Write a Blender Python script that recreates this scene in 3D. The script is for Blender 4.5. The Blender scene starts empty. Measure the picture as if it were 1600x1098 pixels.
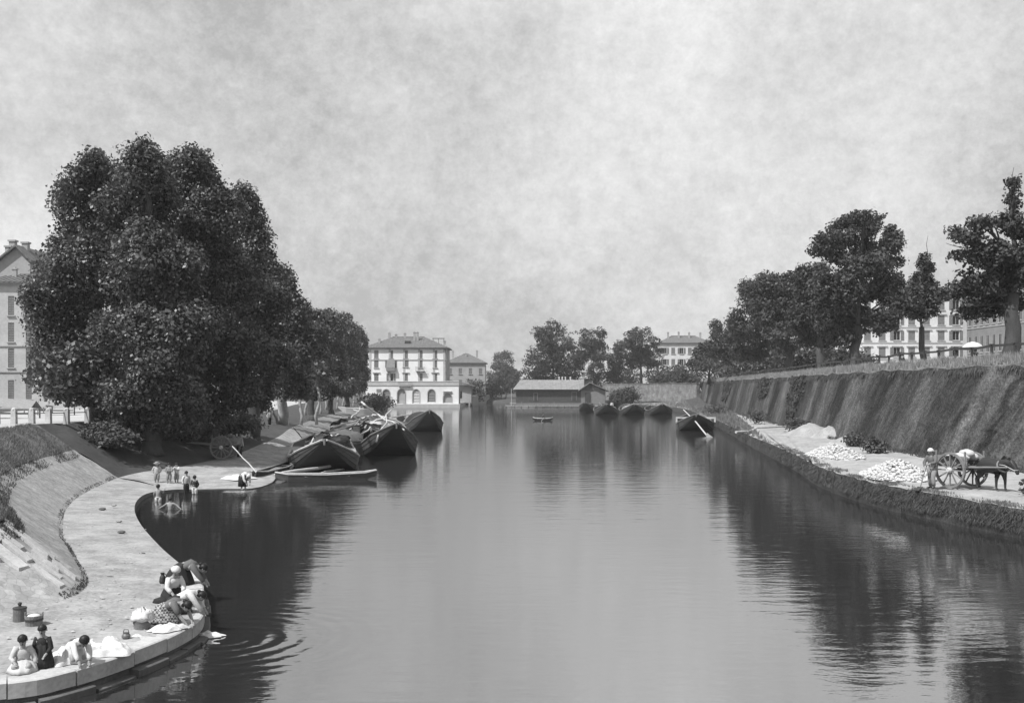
import bpy, math, random
import numpy as np
from mathutils import Vector, Matrix
random.seed(7); rng = np.random.default_rng(11)
R = math.radians
sc = bpy.context.scene
C = sc.collection

# ------------------------------------------------------------------ camera
H, F = 5.5, 1600.0            # eye height over the water, focal length in photo pixels
cam_d = bpy.data.cameras.new('camera'); cam = bpy.data.objects.new('camera', cam_d); C.objects.link(cam)
cam.location = (0, 0, H); cam.rotation_euler = (R(90), 0, 0)
cam_d.sensor_fit = 'HORIZONTAL'; cam_d.sensor_width = 36; cam_d.lens = 36
cam_d.shift_y = 55/1600; cam_d.clip_start = .1; cam_d.clip_end = 8000
sc.camera = cam

# ------------------------------------------------------------------ sky and sun
SUN_EL = R(54); SUN_DIR = (-.72, -.69)     # towards the sun, seen from above
w = bpy.data.worlds.new('World'); sc.world = w; w.use_nodes = True
nt = w.node_tree; N = nt.nodes; L = nt.links
bg = N['Background']; bg.inputs['Strength'].default_value = .10
sky = N.new('ShaderNodeTexSky'); sky.sky_type = 'NISHITA'; sky.sun_disc = False
sky.sun_elevation = SUN_EL; sky.sun_rotation = math.atan2(SUN_DIR[0], SUN_DIR[1])
sky.air_density = 1.0; sky.dust_density = 3.0; sky.ozone_density = 1
bw = N.new('ShaderNodeRGBToBW'); L.new(sky.outputs[0], bw.inputs[0])
tc = N.new('ShaderNodeTexCoord'); mp = N.new('ShaderNodeMapping'); mp.inputs['Scale'].default_value = (1, 1, 1.15)
mp.inputs['Location'].default_value = (.95, .1, .2)
L.new(tc.outputs['Generated'], mp.inputs[0])
def wnoise(scale, detail, rough):
    n = N.new('ShaderNodeTexNoise'); n.inputs['Scale'].default_value = scale
    n.inputs['Detail'].default_value = detail; n.inputs['Roughness'].default_value = rough
    L.new(mp.outputs[0], n.inputs['Vector']); return n
n1 = wnoise(2.0, 5, .55); n2 = wnoise(60, 6, .8)
def wmath(op, a, b):
    m = N.new('ShaderNodeMath'); m.operation = op
    for i, v in enumerate((a, b)):
        if isinstance(v, (int, float)): m.inputs[i].default_value = v
        else: L.new(v, m.inputs[i])
    return m.outputs[0]
cl = N.new('ShaderNodeMapRange'); cl.inputs[1].default_value = .38; cl.inputs[2].default_value = .66
cl.inputs[3].default_value = 4.5; cl.inputs[4].default_value = 10.4
L.new(wmath('ADD', wmath('MULTIPLY', n1.outputs[0], .74), wmath('MULTIPLY', n2.outputs[0], .26)), cl.inputs[0])
mx = N.new('ShaderNodeMix'); mx.data_type = 'FLOAT'; mx.inputs[0].default_value = .8
L.new(bw.outputs[0], mx.inputs[2]); L.new(cl.outputs[0], mx.inputs[3])
L.new(mx.outputs[0], bg.inputs['Color'])
sd = bpy.data.lights.new('sun', 'SUN'); sd.energy = 5.0; sd.angle = R(.6); sd.color = (1, 1, 1)
sun = bpy.data.objects.new('sun', sd); C.objects.link(sun)
v = Vector((SUN_DIR[0]*math.cos(SUN_EL), SUN_DIR[1]*math.cos(SUN_EL), math.sin(SUN_EL)))
sun.rotation_euler = v.to_track_quat('Z', 'Y').to_euler(); sun.location = v*60
sc.view_settings.view_transform = 'Standard'; sc.view_settings.look = 'None'
sc.view_settings.exposure = 0.24; sc.view_settings.gamma = 1; sc.view_settings.use_curve_mapping = False
sc.cycles.max_bounces = 6; sc.cycles.diffuse_bounces = 3; sc.cycles.glossy_bounces = 3; sc.cycles.transparent_max_bounces = 6
sc.cycles.caustics_reflective = False; sc.cycles.caustics_refractive = False

# ------------------------------------------------------------------ helpers
def P(px, py=None, z=0.0, D=None):
    """A place in the world: from the photo column and row and a height, or a column and a distance."""
    if D is None: D = (H - z)*F/(py - 604.0)
    elif py is not None: z = H - (py - 604.0)*D/F
    return Vector(((px - 800.0)*D/F, D, z))

def gm(name, v, rough=.85, ns=2.0, na=.3, bump=.15, bs=None, spec=.25, fine=None, stretch=(1, 1, 1), cells=0):
    """Grey procedural material: broad tone noise, fine tone noise and relief."""
    m = bpy.data.materials.new(name); m.use_nodes = True
    t = m.node_tree; b = t.nodes['Principled BSDF']
    b.inputs['Roughness'].default_value = rough; b.inputs['Specular IOR Level'].default_value = spec
    tc = t.nodes.new('ShaderNodeTexCoord'); mp = t.nodes.new('ShaderNodeMapping'); mp.inputs['Scale'].default_value = stretch
    t.links.new(tc.outputs['Object'], mp.inputs[0])
    a = t.nodes.new('ShaderNodeTexNoise'); a.inputs['Scale'].default_value = ns; a.inputs['Detail'].default_value = 6; a.inputs['Roughness'].default_value = .65
    f = t.nodes.new('ShaderNodeTexNoise'); f.inputs['Scale'].default_value = fine or ns*9; f.inputs['Detail'].default_value = 4
    for q in (a, f): t.links.new(mp.outputs[0], q.inputs['Vector'])
    ad = t.nodes.new('ShaderNodeMath'); ad.operation = 'MULTIPLY_ADD'; ad.inputs[1].default_value = .65
    ml = t.nodes.new('ShaderNodeMath'); ml.operation = 'MULTIPLY'; ml.inputs[1].default_value = .35
    t.links.new(f.outputs[0], ml.inputs[0]); t.links.new(a.outputs[0], ad.inputs[0]); t.links.new(ml.outputs[0], ad.inputs[2])
    mr = t.nodes.new('ShaderNodeMapRange'); mr.inputs[1].default_value = .3; mr.inputs[2].default_value = .7
    mr.inputs[3].default_value = v*(1 - na); mr.inputs[4].default_value = v*(1 + na)
    t.links.new(ad.outputs[0], mr.inputs[0]); t.links.new(mr.outputs[0], b.inputs['Base Color'])
    if cells:                      # rubble: every stone has its own tone and a dark joint
        vo = t.nodes.new('ShaderNodeTexVoronoi'); vo.inputs['Scale'].default_value = cells; t.links.new(mp.outputs[0], vo.inputs['Vector'])
        ve = t.nodes.new('ShaderNodeTexVoronoi'); ve.feature = 'DISTANCE_TO_EDGE'; ve.inputs['Scale'].default_value = cells; t.links.new(mp.outputs[0], ve.inputs['Vector'])
        c1 = t.nodes.new('ShaderNodeMapRange'); c1.inputs[3].default_value = .82; c1.inputs[4].default_value = 1.15; sx = t.nodes.new('ShaderNodeSeparateColor'); t.links.new(vo.outputs['Color'], sx.inputs[0]); t.links.new(sx.outputs[0], c1.inputs[0])
        c2 = t.nodes.new('ShaderNodeMapRange'); c2.inputs[1].default_value = 0; c2.inputs[2].default_value = .07; c2.inputs[3].default_value = .78; c2.inputs[4].default_value = 1; t.links.new(ve.outputs['Distance'], c2.inputs[0])
        k1 = t.nodes.new('ShaderNodeMath'); k1.operation = 'MULTIPLY'; t.links.new(c1.outputs[0], k1.inputs[0]); t.links.new(c2.outputs[0], k1.inputs[1])
        k2 = t.nodes.new('ShaderNodeMath'); k2.operation = 'MULTIPLY'; t.links.new(k1.outputs[0], k2.inputs[0]); t.links.new(mr.outputs[0], k2.inputs[1]); t.links.new(k2.outputs[0], b.inputs['Base Color'])
    if bump:
        bp = t.nodes.new('ShaderNodeBump'); bp.inputs['Strength'].default_value = bump; bp.inputs['Distance'].default_value = bs or .05
        t.links.new(ad.outputs[0], bp.inputs['Height']); t.links.new(bp.outputs[0], b.inputs['Normal'])
    return m

class MB:
    def __init__(s): s.v = []; s.f = []
    def add(s, vs, fs):
        o = len(s.v); s.v += [tuple(p) for p in vs]; s.f += [tuple(i + o for i in q) for q in fs]; return s
    def box(s, c, d, rz=0, rx=0, ry=0, taper=1):
        M = Matrix.Translation(c) @ Matrix.Rotation(rz, 4, 'Z') @ Matrix.Rotation(ry, 4, 'Y') @ Matrix.Rotation(rx, 4, 'X')
        x, y, z = d[0]/2, d[1]/2, d[2]/2; t = taper
        p = [(-x, -y, -z), (x, -y, -z), (x, y, -z), (-x, y, -z), (-x*t, -y*t, z), (x*t, -y*t, z), (x*t, y*t, z), (-x*t, y*t, z)]
        return s.add([M @ Vector(q) for q in p], [(3, 2, 1, 0), (4, 5, 6, 7), (0, 1, 5, 4), (1, 2, 6, 5), (2, 3, 7, 6), (3, 0, 4, 7)])
    def beam(s, a, b, w, h=None, up=(0, 0, 1)):
        a, b = Vector(a), Vector(b); d = (b - a).normalized(); u = Vector(up)
        if abs(d.dot(u)) > .95: u = Vector((1, 0, 0))
        x = d.cross(u).normalized(); y = x.cross(d); w /= 2; h = (h or w*2)/2
        ps = [p + x*i*w + y*j*h for p in (a, b) for i, j in ((-1, -1), (1, -1), (1, 1), (-1, 1))]
        return s.add(ps, [(0, 1, 2, 3), (7, 6, 5, 4), (0, 4, 5, 1), (1, 5, 6, 2), (2, 6, 7, 3), (3, 7, 4, 0)])
    def tube(s, pts, r, n=8, sq=1.0, side=None):
        pts = [Vector(p) for p in pts]; k = len(pts); r = [r]*k if isinstance(r, (int, float)) else r
        prev = None; rings = []
        for i, p in enumerate(pts):
            d = (pts[min(i+1, k-1)] - pts[max(i-1, 0)]).normalized()
            if side is not None: x = (Vector(side) - d*d.dot(Vector(side))).normalized()
            elif prev is None:
                u = Vector((0, 0, 1)) if abs(d.z) < .9 else Vector((1, 0, 0)); x = d.cross(u).normalized()
            else: x = (prev - d*d.dot(prev)).normalized()
            prev = x; y = d.cross(x)
            rings.append([p + x*math.cos(a)*r[i] + y*math.sin(a)*r[i]*sq for a in [2*math.pi*j/n for j in range(n)]])
        return s.loft(rings, True)
    def loft(s, rings, closed=False, caps=True):
        n = len(rings[0]); vs = [p for q in rings for p in q]; fs = []
        for i in range(len(rings) - 1):
            for j in range(n if closed else n - 1):
                a, b = i*n + j, i*n + (j+1) % n; fs.append((a, b, b + n, a + n))
        if closed and caps: fs.append(tuple(range(n))[::-1]); fs.append(tuple((len(rings)-1)*n + j for j in range(n)))
        return s.add(vs, fs)
    def lathe(s, prof, c=(0, 0, 0), n=16, sx=1, sy=1):
        return s.loft([[(c[0] + r*sx*math.cos(2*math.pi*j/n), c[1] + r*sy*math.sin(2*math.pi*j/n), c[2] + z) for j in range(n)] for r, z in prof], True)
    def poly(s, pts): return s.add(pts, [tuple(range(len(pts)))])
    def build(s, name, mat, parent=None, local=False, smooth=False, M=None):
        vs = [Vector(p) for p in s.v]
        if M is not None: vs = [M @ p for p in vs]
        loc = Vector((0, 0, 0))
        if parent is None and not local:
            xs = np.array(vs); loc = Vector(((xs[:, 0].min() + xs[:, 0].max())/2, (xs[:, 1].min() + xs[:, 1].max())/2, xs[:, 2].min()))
            vs = [p - loc for p in vs]
        elif parent is not None and not local:
            o = Vector((0, 0, 0)); q = parent
            while q is not None: o += q.location; q = q.parent
            vs = [p - o for p in vs]
        me = bpy.data.meshes.new(name); me.from_pydata(vs, [], s.f); me.materials.append(mat)
        if smooth: me.polygons.foreach_set('use_smooth', [True]*len(me.polygons))
        me.update(); ob = bpy.data.objects.new(name, me); C.objects.link(ob); ob.location = loc; ob.parent = parent
        return ob

def tag(o, label=None, cat=None, group=None, kind=None):
    for k, x in (('label', label), ('category', cat), ('group', group), ('kind', kind)):
        if x: o[k] = x
    return o
def thing(name, loc, label, cat, rz=0, group=None):
    o = bpy.data.objects.new(name, None); C.objects.link(o); o.location = loc; o.rotation_euler = (0, 0, rz); o.empty_display_size = .3
    return tag(o, label, cat, group)
def npmesh(name, V, Fq, mat, parent=None, smooth=False):
    """Mesh from numpy arrays, all faces with the same vertex count."""
    me = bpy.data.meshes.new(name); nv, nf, k = len(V), len(Fq), Fq.shape[1]
    me.vertices.add(nv); me.vertices.foreach_set('co', np.ascontiguousarray(V, dtype=np.float32).ravel())
    me.loops.add(nf*k); me.loops.foreach_set('vertex_index', np.ascontiguousarray(Fq, dtype=np.int32).ravel())
    me.polygons.add(nf); me.polygons.foreach_set('loop_start', np.arange(0, nf*k, k, dtype=np.int32))
    try: me.polygons.foreach_set('loop_total', np.full(nf, k, dtype=np.int32))
    except Exception: pass
    me.materials.append(mat); me.update(calc_edges=True); me.validate()
    if smooth: me.polygons.foreach_set('use_smooth', np.ones(nf, dtype=bool))
    o = bpy.data.objects.new(name, me); C.objects.link(o); o.parent = parent; return o
def copy_tree(o, parent=None):
    c = o.copy(); C.objects.link(c); c.parent = parent
    for ch in list(o.children): copy_tree(ch, c)
    return c
def spline(pts, sub):
    """Catmull-Rom through points of any dimension."""
    p = [np.array(q, float) for q in pts]; out = []
    for i in range(len(p) - 1):
        a, b, c, d = p[max(i-1, 0)], p[i], p[i+1], p[min(i+2, len(p)-1)]
        for k in range(sub):
            t = k/sub; out.append(.5*((2*b) + (c-a)*t + (2*a-5*b+4*c-d)*t*t + (3*b-a-3*c+d)*t**3))
    out.append(p[-1]); return out
def wob(x, y, s=1.0):
    return (math.sin(x*1.7*s + 1.3*math.sin(y*.9*s)) + math.sin(y*2.1*s + 1.7*math.sin(x*1.1*s + 2)) + .6*math.sin(x*4.3*s + y*3.7*s))/2.6

# ------------------------------------------------------------------ materials
M = {}
M['sand'] = gm('trodden earth', .255, ns=1.1, na=.52, bump=.6, bs=.05, fine=11)
M['quay'] = gm('pale gravel quay', .29, ns=.7, na=.4, bump=.5, bs=.06, fine=9)
M['slope'] = gm('rubble masonry slope', .29, ns=.7, na=.34, bump=.6, bs=.08, fine=6, cells=5)
M['slab'] = gm('pale stone slab', .48, ns=1.5, na=.25, bump=.3, bs=.03)
M['coping'] = gm('coping stone', .38, ns=1.6, na=.32, bump=.35, bs=.03, fine=14)
M['wetstone'] = gm('wet stone', .10, ns=2, na=.45, bump=.4, bs=.04)
M['moss'] = gm('mossy quay face', .05, ns=1.2, na=.5, bump=.8, bs=.12)
M['soil'] = gm('soil with painted shade', .055, ns=.5, na=.4, bump=.5, bs=.1)  # soil tone lowered to carry the tree shade on the left bank
M['turf'] = gm('worn turf', .13, ns=1.3, na=.65, bump=.8, bs=.1, fine=9)
M['path'] = gm('earth and thin grass', .20, ns=.5, na=.5, bump=.4, bs=.08)
M['bankturf'] = gm('thin shaded turf', .17, ns=.7, na=.6, bump=.6, bs=.1)
M['road'] = gm('dusty road', .36, ns=.3, na=.2, bump=.1)
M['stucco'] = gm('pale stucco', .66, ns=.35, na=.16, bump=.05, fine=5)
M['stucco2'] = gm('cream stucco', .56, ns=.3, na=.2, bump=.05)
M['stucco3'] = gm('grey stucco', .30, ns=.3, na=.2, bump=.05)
M['darkstone'] = gm('dark brick facade', .19, ns=.4, na=.3, bump=.1, fine=6)
M['trim'] = gm('grey trim', .36, ns=1, na=.2, bump=.05)
M['shutter'] = gm('grey shutter', .17, ns=2, na=.25, bump=.05)
M['glass'] = gm('window glass', .012, rough=.45, ns=2, na=.3, bump=0, spec=.12)
M['rubble'] = gm('pale rubble wall', .18, ns=.6, na=.6, bump=.6, bs=.15, fine=3, cells=1.1)
M['blouse'] = gm('mid grey blouse', .11, ns=5, na=.25, bump=.2, bs=.02)
M['paletile'] = gm('weathered pale tiles', .2, ns=1.2, na=.35, bump=.5, bs=.15, fine=7)
M['oldstucco'] = gm('old grey plaster', .4, ns=.3, na=.25, bump=.05)
M['tile'] = gm('clay roof tiles', .12, ns=1.2, na=.4, bump=.5, bs=.15, fine=7)
M['iron'] = gm('dark iron', .04, rough=.5, ns=4, na=.3, bump=.05)
M['wood'] = gm('weathered wood', .17, ns=2.2, na=.4, bump=.3, bs=.02, stretch=(1, 1, 4))
M['plank'] = gm('grey boards', .065, ns=1.5, na=.35, bump=.3, bs=.02)
M['palewood'] = gm('bleached timber', .42, ns=2, na=.35, bump=.3, bs=.02)
M['tar'] = gm('tarred hull', .018, rough=.6, ns=1.6, na=.7, bump=.5, bs=.04, stretch=(.3, 3, 3))
M['tarside'] = gm('worn tarred planks', .07, rough=.7, ns=1.6, na=.7, bump=.5, bs=.03, stretch=(.4, .4, 4))
M['bark'] = gm('bark', .06, ns=2, na=.45, bump=.7, bs=.06, stretch=(2, 2, .5))
M['palebark'] = gm('plane bark', .30, ns=1.4, na=.6, bump=.4, bs=.04)
M['white'] = gm('white linen', .52, ns=6, na=.16, bump=.5, bs=.04)
M['cloth'] = gm('pale cotton', .42, ns=5, na=.2, bump=.2, bs=.02)
M['grey'] = gm('grey cotton', .22, ns=5, na=.25, bump=.2, bs=.02)
M['dark'] = gm('dark wool', .025, ns=5, na=.3, bump=.2, bs=.02)
M['skin'] = gm('skin', .27, rough=.55, ns=4, na=.12, bump=.03)
M['hair'] = gm('dark hair', .012, rough=.5, ns=12, na=.4, bump=.3, bs=.01)
M['horse'] = gm('dark horse coat', .026, rough=.5, ns=3, na=.35, bump=.05)
M['stone'] = gm('broken stone', .46, ns=6, na=.3, bump=.2, bs=.02)
M['zinc'] = gm('dull zinc', .12, rough=.45, ns=5, na=.35, bump=.1, bs=.01)
def leaf_mat(name, v, rough=.5):
    m = gm(name, v, rough=rough, ns=.8, na=.35, bump=0, spec=.45, fine=5)
    t = m.node_tree; b = t.nodes['Principled BSDF']; out = t.nodes['Material Output']
    tr = t.nodes.new('ShaderNodeBsdfTranslucent'); tr.inputs[0].default_value = (v*.8,)*3 + (1,)
    mix = t.nodes.new('ShaderNodeMixShader'); mix.inputs[0].default_value = .25
    t.links.new(b.outputs[0], mix.inputs[1]); t.links.new(tr.outputs[0], mix.inputs[2]); t.links.new(mix.outputs[0], out.inputs[0])
    return m
M['leaf'] = leaf_mat('plane leaves', .085, .45)
M['leaf2'] = leaf_mat('chestnut leaves', .05, .6)
M['leaf3'] = leaf_mat('far leaves', .05, .7)
M['grass'] = leaf_mat('grass blades', .17, .8)
M['creeper'] = leaf_mat('creeper leaves', .045, .7)
M['weed'] = leaf_mat('dark weeds', .08, .7)
M['drygrass'] = leaf_mat('dry pale grass', .26, .7)

def plaid_mat():
    m = gm('plaid cotton', .16, ns=5, na=.2, bump=.1); t = m.node_tree; b = t.nodes['Principled BSDF']
    c = t.nodes.new('ShaderNodeTexChecker'); c.inputs['Scale'].default_value = 22
    c.inputs[1].default_value = (.06,)*3 + (1,); c.inputs[2].default_value = (.33,)*3 + (1,)
    tcn = t.nodes.new('ShaderNodeTexCoord'); t.links.new(tcn.outputs['Object'], c.inputs[0]); t.links.new(c.outputs[0], b.inputs['Base Color']); return m
M['plaid'] = plaid_mat()

def wall_mat():
    """Brick rampart: brick courses, long sheared dark bands and pale lime runs."""
    m = bpy.data.materials.new('banded brick rampart'); m.use_nodes = True; t = m.node_tree; b = t.nodes['Principled BSDF']
    b.inputs['Roughness'].default_value = .9; b.inputs['Specular IOR Level'].default_value = .15
    nn = t.nodes.new; ln = t.links.new
    tc = nn('ShaderNodeTexCoord'); sp = nn('ShaderNodeSeparateXYZ'); ln(tc.outputs['Object'], sp.inputs[0])
    def mth(op, a, bb):
        q = nn('ShaderNodeMath'); q.operation = op
        for i, x in enumerate((a, bb)):
            if isinstance(x, (int, float)): q.inputs[i].default_value = x
            else: ln(x, q.inputs[i])
        return q.outputs[0]
    along = mth('ADD', sp.outputs[1], mth('MULTIPLY', sp.outputs[2], .8))
    def tex(su, sv, det=5):
        cb = nn('ShaderNodeCombineXYZ'); ln(mth('MULTIPLY', along, su), cb.inputs[0]); ln(mth('MULTIPLY', sp.outputs[2], sv), cb.inputs[1])
        q = nn('ShaderNodeTexNoise'); q.inputs['Scale'].default_value = 1; q.inputs['Detail'].default_value = det; q.inputs['Roughness'].default_value = .6
        ln(cb.outputs[0], q.inputs['Vector']); return q.outputs[0]
    def rng_(x, a, bb, c, d):
        q = nn('ShaderNodeMapRange'); q.inputs[1].default_value = a; q.inputs[2].default_value = bb; q.inputs[3].default_value = c; q.inputs[4].default_value = d
        ln(x, q.inputs[0]); return q.outputs[0]
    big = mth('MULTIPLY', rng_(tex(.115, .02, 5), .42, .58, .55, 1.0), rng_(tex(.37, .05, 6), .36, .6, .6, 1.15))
    mid = rng_(tex(1.0, .7, 8), .33, .68, .55, 1.45)
    run = mth('MULTIPLY', rng_(tex(.9, .10, 6), .58, .76, 0.0, 1.0), rng_(tex(.05, .1, 3), .42, .6, 0, 1))
    fn = nn('ShaderNodeTexNoise'); fn.inputs['Scale'].default_value = 5; fn.inputs['Detail'].default_value = 6; ln(tc.outputs['Object'], fn.inputs['Vector'])
    fine = rng_(fn.outputs[0], .3, .7, .65, 1.35)
    br = nn('ShaderNodeTexBrick'); br.inputs['Scale'].default_value = 3.2; br.inputs['Mortar Size'].default_value = .018
    br.inputs[1].default_value = (.8,)*3 + (1,); br.inputs[2].default_value = (1.1,)*3 + (1,); br.inputs[3].default_value = (1.5,)*3 + (1,)
    cb = nn('ShaderNodeCombineXYZ'); ln(sp.outputs[1], cb.inputs[0]); ln(sp.outputs[2], cb.inputs[1]); ln(cb.outputs[0], br.inputs[0])
    fray = mth('MULTIPLY', mth('ADD', tex(.38, .3, 8), -.5), 11.0)      # ragged edges for the dark slanting bands placed below
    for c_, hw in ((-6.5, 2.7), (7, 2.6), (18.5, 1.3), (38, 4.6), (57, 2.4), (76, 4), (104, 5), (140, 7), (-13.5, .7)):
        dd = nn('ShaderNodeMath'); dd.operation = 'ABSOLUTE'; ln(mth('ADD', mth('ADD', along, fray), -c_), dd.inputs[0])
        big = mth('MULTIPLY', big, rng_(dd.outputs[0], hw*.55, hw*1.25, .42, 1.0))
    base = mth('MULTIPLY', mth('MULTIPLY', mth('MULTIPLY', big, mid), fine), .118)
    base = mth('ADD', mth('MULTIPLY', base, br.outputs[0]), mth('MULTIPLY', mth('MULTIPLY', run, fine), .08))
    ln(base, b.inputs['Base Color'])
    bp = nn('ShaderNodeBump'); bp.inputs['Strength'].default_value = 1.0; bp.inputs['Distance'].default_value = .14
    ln(mth('ADD', fn.outputs[0], mth('MULTIPLY', br.outputs[0], .3)), bp.inputs['Height']); ln(bp.outputs[0], b.inputs['Normal'])
    return m
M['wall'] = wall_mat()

def water_mat():
    m = bpy.data.materials.new('canal water'); m.use_nodes = True; t = m.node_tree; b = t.nodes['Principled BSDF']
    b.inputs['Base Color'].default_value = (.022, .022, .022, 1); b.inputs['Roughness'].default_value = .03
    b.inputs['IOR'].default_value = 6.5; b.inputs['Specular IOR Level'].default_value = .5
    nn = t.nodes.new; ln = t.links.new; tc = nn('ShaderNodeTexCoord')
    def noi(s, det, r=.55):
        mp = nn('ShaderNodeMapping'); mp.inputs['Scale'].default_value = s; ln(tc.outputs['Object'], mp.inputs[0])
        q = nn('ShaderNodeTexNoise'); q.inputs['Scale'].default_value = 1; q.inputs['Detail'].default_value = det; q.inputs['Roughness'].default_value = r
        ln(mp.outputs[0], q.inputs['Vector']); return q.outputs[0]
    def mth(op, a, bb):
        q = nn('ShaderNodeMath'); q.operation = op
        for i, x in enumerate((a, bb)):
            if isinstance(x, (int, float)): q.inputs[i].default_value = x
            else: ln(x, q.inputs[i])
        return q.outputs[0]
    h = mth('ADD', mth('MULTIPLY', noi((1.3, 3.2, 1), 3), .0052), mth('MULTIPLY', noi((.32, .8, 1), 2), .0125))
    h = mth('ADD', h, mth('MULTIPLY', noi((6, 11, 1), 2), .0014))
    # rings spreading from where the cloth is rinsed
    sp = nn('ShaderNodeSeparateXYZ'); ln(tc.outputs['Object'], sp.inputs[0])
    dx = mth('ADD', sp.outputs[0], 6.35); dy = mth('ADD', sp.outputs[1], -22.3)
    d = mth('SQRT', mth('ADD', mth('MULTIPLY', dx, dx), mth('MULTIPLY', dy, dy)), 0)
    ring = mth('SINE', mth('MULTIPLY', mth('ADD', d, mth('MULTIPLY', noi((.9, .9, 1), 2), .3)), 13.0), 0)
    fall = nn('ShaderNodeMapRange'); fall.inputs[1].default_value = .3; fall.inputs[2].default_value = 4.2; fall.inputs[3].default_value = .0045; fall.inputs[4].default_value = 0; ln(d, fall.inputs[0])
    h = mth('ADD', h, mth('MULTIPLY', ring, fall.outputs[0]))
    bp = nn('ShaderNodeBump'); bp.inputs['Strength'].default_value = 1; bp.inputs['Distance'].default_value = 1; ln(h, bp.inputs['Height']); ln(bp.outputs[0], b.inputs['Normal'])
    return m
M['water'] = water_mat()

# ------------------------------------------------------------------ the setting
def sheet(name, rows, mat, jitter=0, js=1.0, kind='structure', smooth=True, parent=None):
    """Grid of points rows[i][j] as one mesh."""
    a = np.array(rows, float)
    if jitter:
        for i in range(a.shape[0]):
            for j in range(1, a.shape[1] - 1): a[i, j, 2] += jitter*wob(a[i, j, 0], a[i, j, 1], js)
    n, k = a.shape[:2]; idx = np.arange(n*k).reshape(n, k)
    q = np.stack([idx[:-1, :-1], idx[1:, :-1], idx[1:, 1:], idx[:-1, 1:]], -1).reshape(-1, 4)
    o = npmesh(name, a.reshape(-1, 3), q, mat, smooth=smooth, parent=parent)
    if kind: o['kind'] = kind
    return o
def between(A, B, n, bulge=0):
    """Rows from curve A to curve B with n steps."""
    rows = []
    for p, q in zip(A, B):
        p, q = np.array(p), np.array(q)
        rows.append([p + (q - p)*t/n + np.array([0, 0, bulge*math.sin(math.pi*t/n)]) for t in range(n + 1)])
    return rows

wm = MB(); wm.poly([(-70, -30, 0), (90, -30, 0), (90, 420, 0), (-70, 420, 0)])
tag(wm.build('water', M['water'], local=True), kind='structure')

ST = [  # water edge, toe of the bank, top of the bank (x, y, z each), near to far
 ((-22, 14, .45), (-22, 20, .6), (-28, 23, 3.4)), ((-12, 16.2, .45), (-15, 20.6, .6), (-20, 24, 3.4)),
 ((-8.7, 17.4, .45), (-12, 21.6, .6), (-17, 24.6, 3.4)), ((-7.9, 18.1, .45), (-10.7, 22.6, .6), (-16, 25.1, 3.4)),
 ((-7.3, 19.4, .45), (-10.3, 23.6, .6), (-15.4, 25.6, 3.4)), ((-6.9, 20.9, .45), (-10.3, 24.5, .6), (-15.2, 26.2, 3.4)),
 ((-6.85, 22.4, .45), (-10.6, 25.6, .6), (-15.3, 27, 3.4)), ((-7.4, 24.4, .45), (-11.2, 26.9, .6), (-15.8, 28, 3.4)),
 ((-8.2, 26.8, .45), (-12.3, 29, .6), (-16.8, 29.6, 3.4)), ((-9.5, 29.3, .44), (-13.5, 31.3, .6), (-18, 31.5, 3.4)),
 ((-11.3, 32.8, .42), (-14.9, 34, .58), (-19.3, 33.8, 3.4)), ((-13.9, 38.3, .38), (-17.6, 40.3, .55), (-22, 39.6, 3.4)),
 ((-16, 43.4, .33), (-19.4, 45.5, .5), (-23.7, 44.4, 3.4)), ((-17.5, 48, .26), (-20.6, 50, .45), (-25, 48.8, 3.4)),
 ((-18.2, 51.5, .18), (-21.5, 54.3, .42), (-26, 53.5, 3.4)), ((-17.8, 53.8, .10), (-22, 57.2, .42), (-26.8, 57.4, 3.4)),
 ((-16.6, 54.5, .05), (-21.7, 60, .5), (-26.8, 62.5, 3.3)), ((-15.2, 54.8, .05), (-20.4, 63, .6), (-26, 67.5, 3.25)),
 ((-13.9, 55.2, .05), (-19.4, 67, .75), (-25.2, 72, 3.2)), ((-13.7, 58.5, .06), (-19, 72, .9), (-25, 78, 3.0)),
 ((-14.4, 63, .2), (-19.2, 78, 1.1), (-25.6, 84, 2.8)), ((-15.8, 72, .3), (-20, 88, 1.25), (-27, 95, 2.5)),
 ((-18, 90, .35), (-22.5, 105, 1.35), (-30.5, 112, 2.2)), ((-20, 115, .4), (-25, 130, 1.4), (-33, 135, 2.1)),
 ((-22.5, 150, .4), (-28, 165, 1.4), (-38, 170, 2.0)), ((-26, 200, .4), (-32, 208, 1.3), (-45, 212, 1.8)),
 ((-31, 255, .5), (-36, 258, 1.2), (-52, 260, 1.6)), ((-36, 265.5, .9), (-40, 268, 1.0), (-60, 275, 1.3))]
E = spline([s[0] for s in ST], 8); T = spline([s[1] for s in ST], 8); S = spline([s[2] for s in ST], 8)
NEAR = 15*8 + 1
sheet('quay_platform', between(E[:NEAR], T[:NEAR], 12), M['sand'], .03, .9)
plat = bpy.data.objects['quay_platform']
sheet('beach', between(E[NEAR-1:22*8+1], T[NEAR-1:22*8+1], 12), M['sand'], .10, .5)
sheet('canal_bank', between(E[22*8:], T[22*8:], 12, .12), M['bankturf'], .12, .5)
Mid = [t + (s - t)*.52 for t, s in zip(T[:NEAR], S[:NEAR])]
sheet('embankment_slope', between(T[:NEAR], Mid, 8), M['slope'], .05, 1.6)
sheet('grassy_bank', between(Mid, S[:NEAR], 8, .12), M['turf'], .10, 1.3)
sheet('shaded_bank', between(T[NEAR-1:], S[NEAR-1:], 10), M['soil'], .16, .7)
R1 = [s + np.array([-30, 12, 2.5 - s[2]]) for s in S]; R2 = [s + np.array([-700, 160, 2.0 - s[2]]) for s in S]
sheet('road', between(S, R1, 6), M['road'], .03, .5)
sheet('ground', between(R1, R2, 2), M['soil'])
low = [e*np.array([1, 1, 0]) + np.array([0, 0, -.8]) for e in E]
sheet('shore_edge', between([e - np.array([0, 0, .01]) for e in E], low, 2), M['wetstone'])

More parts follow.
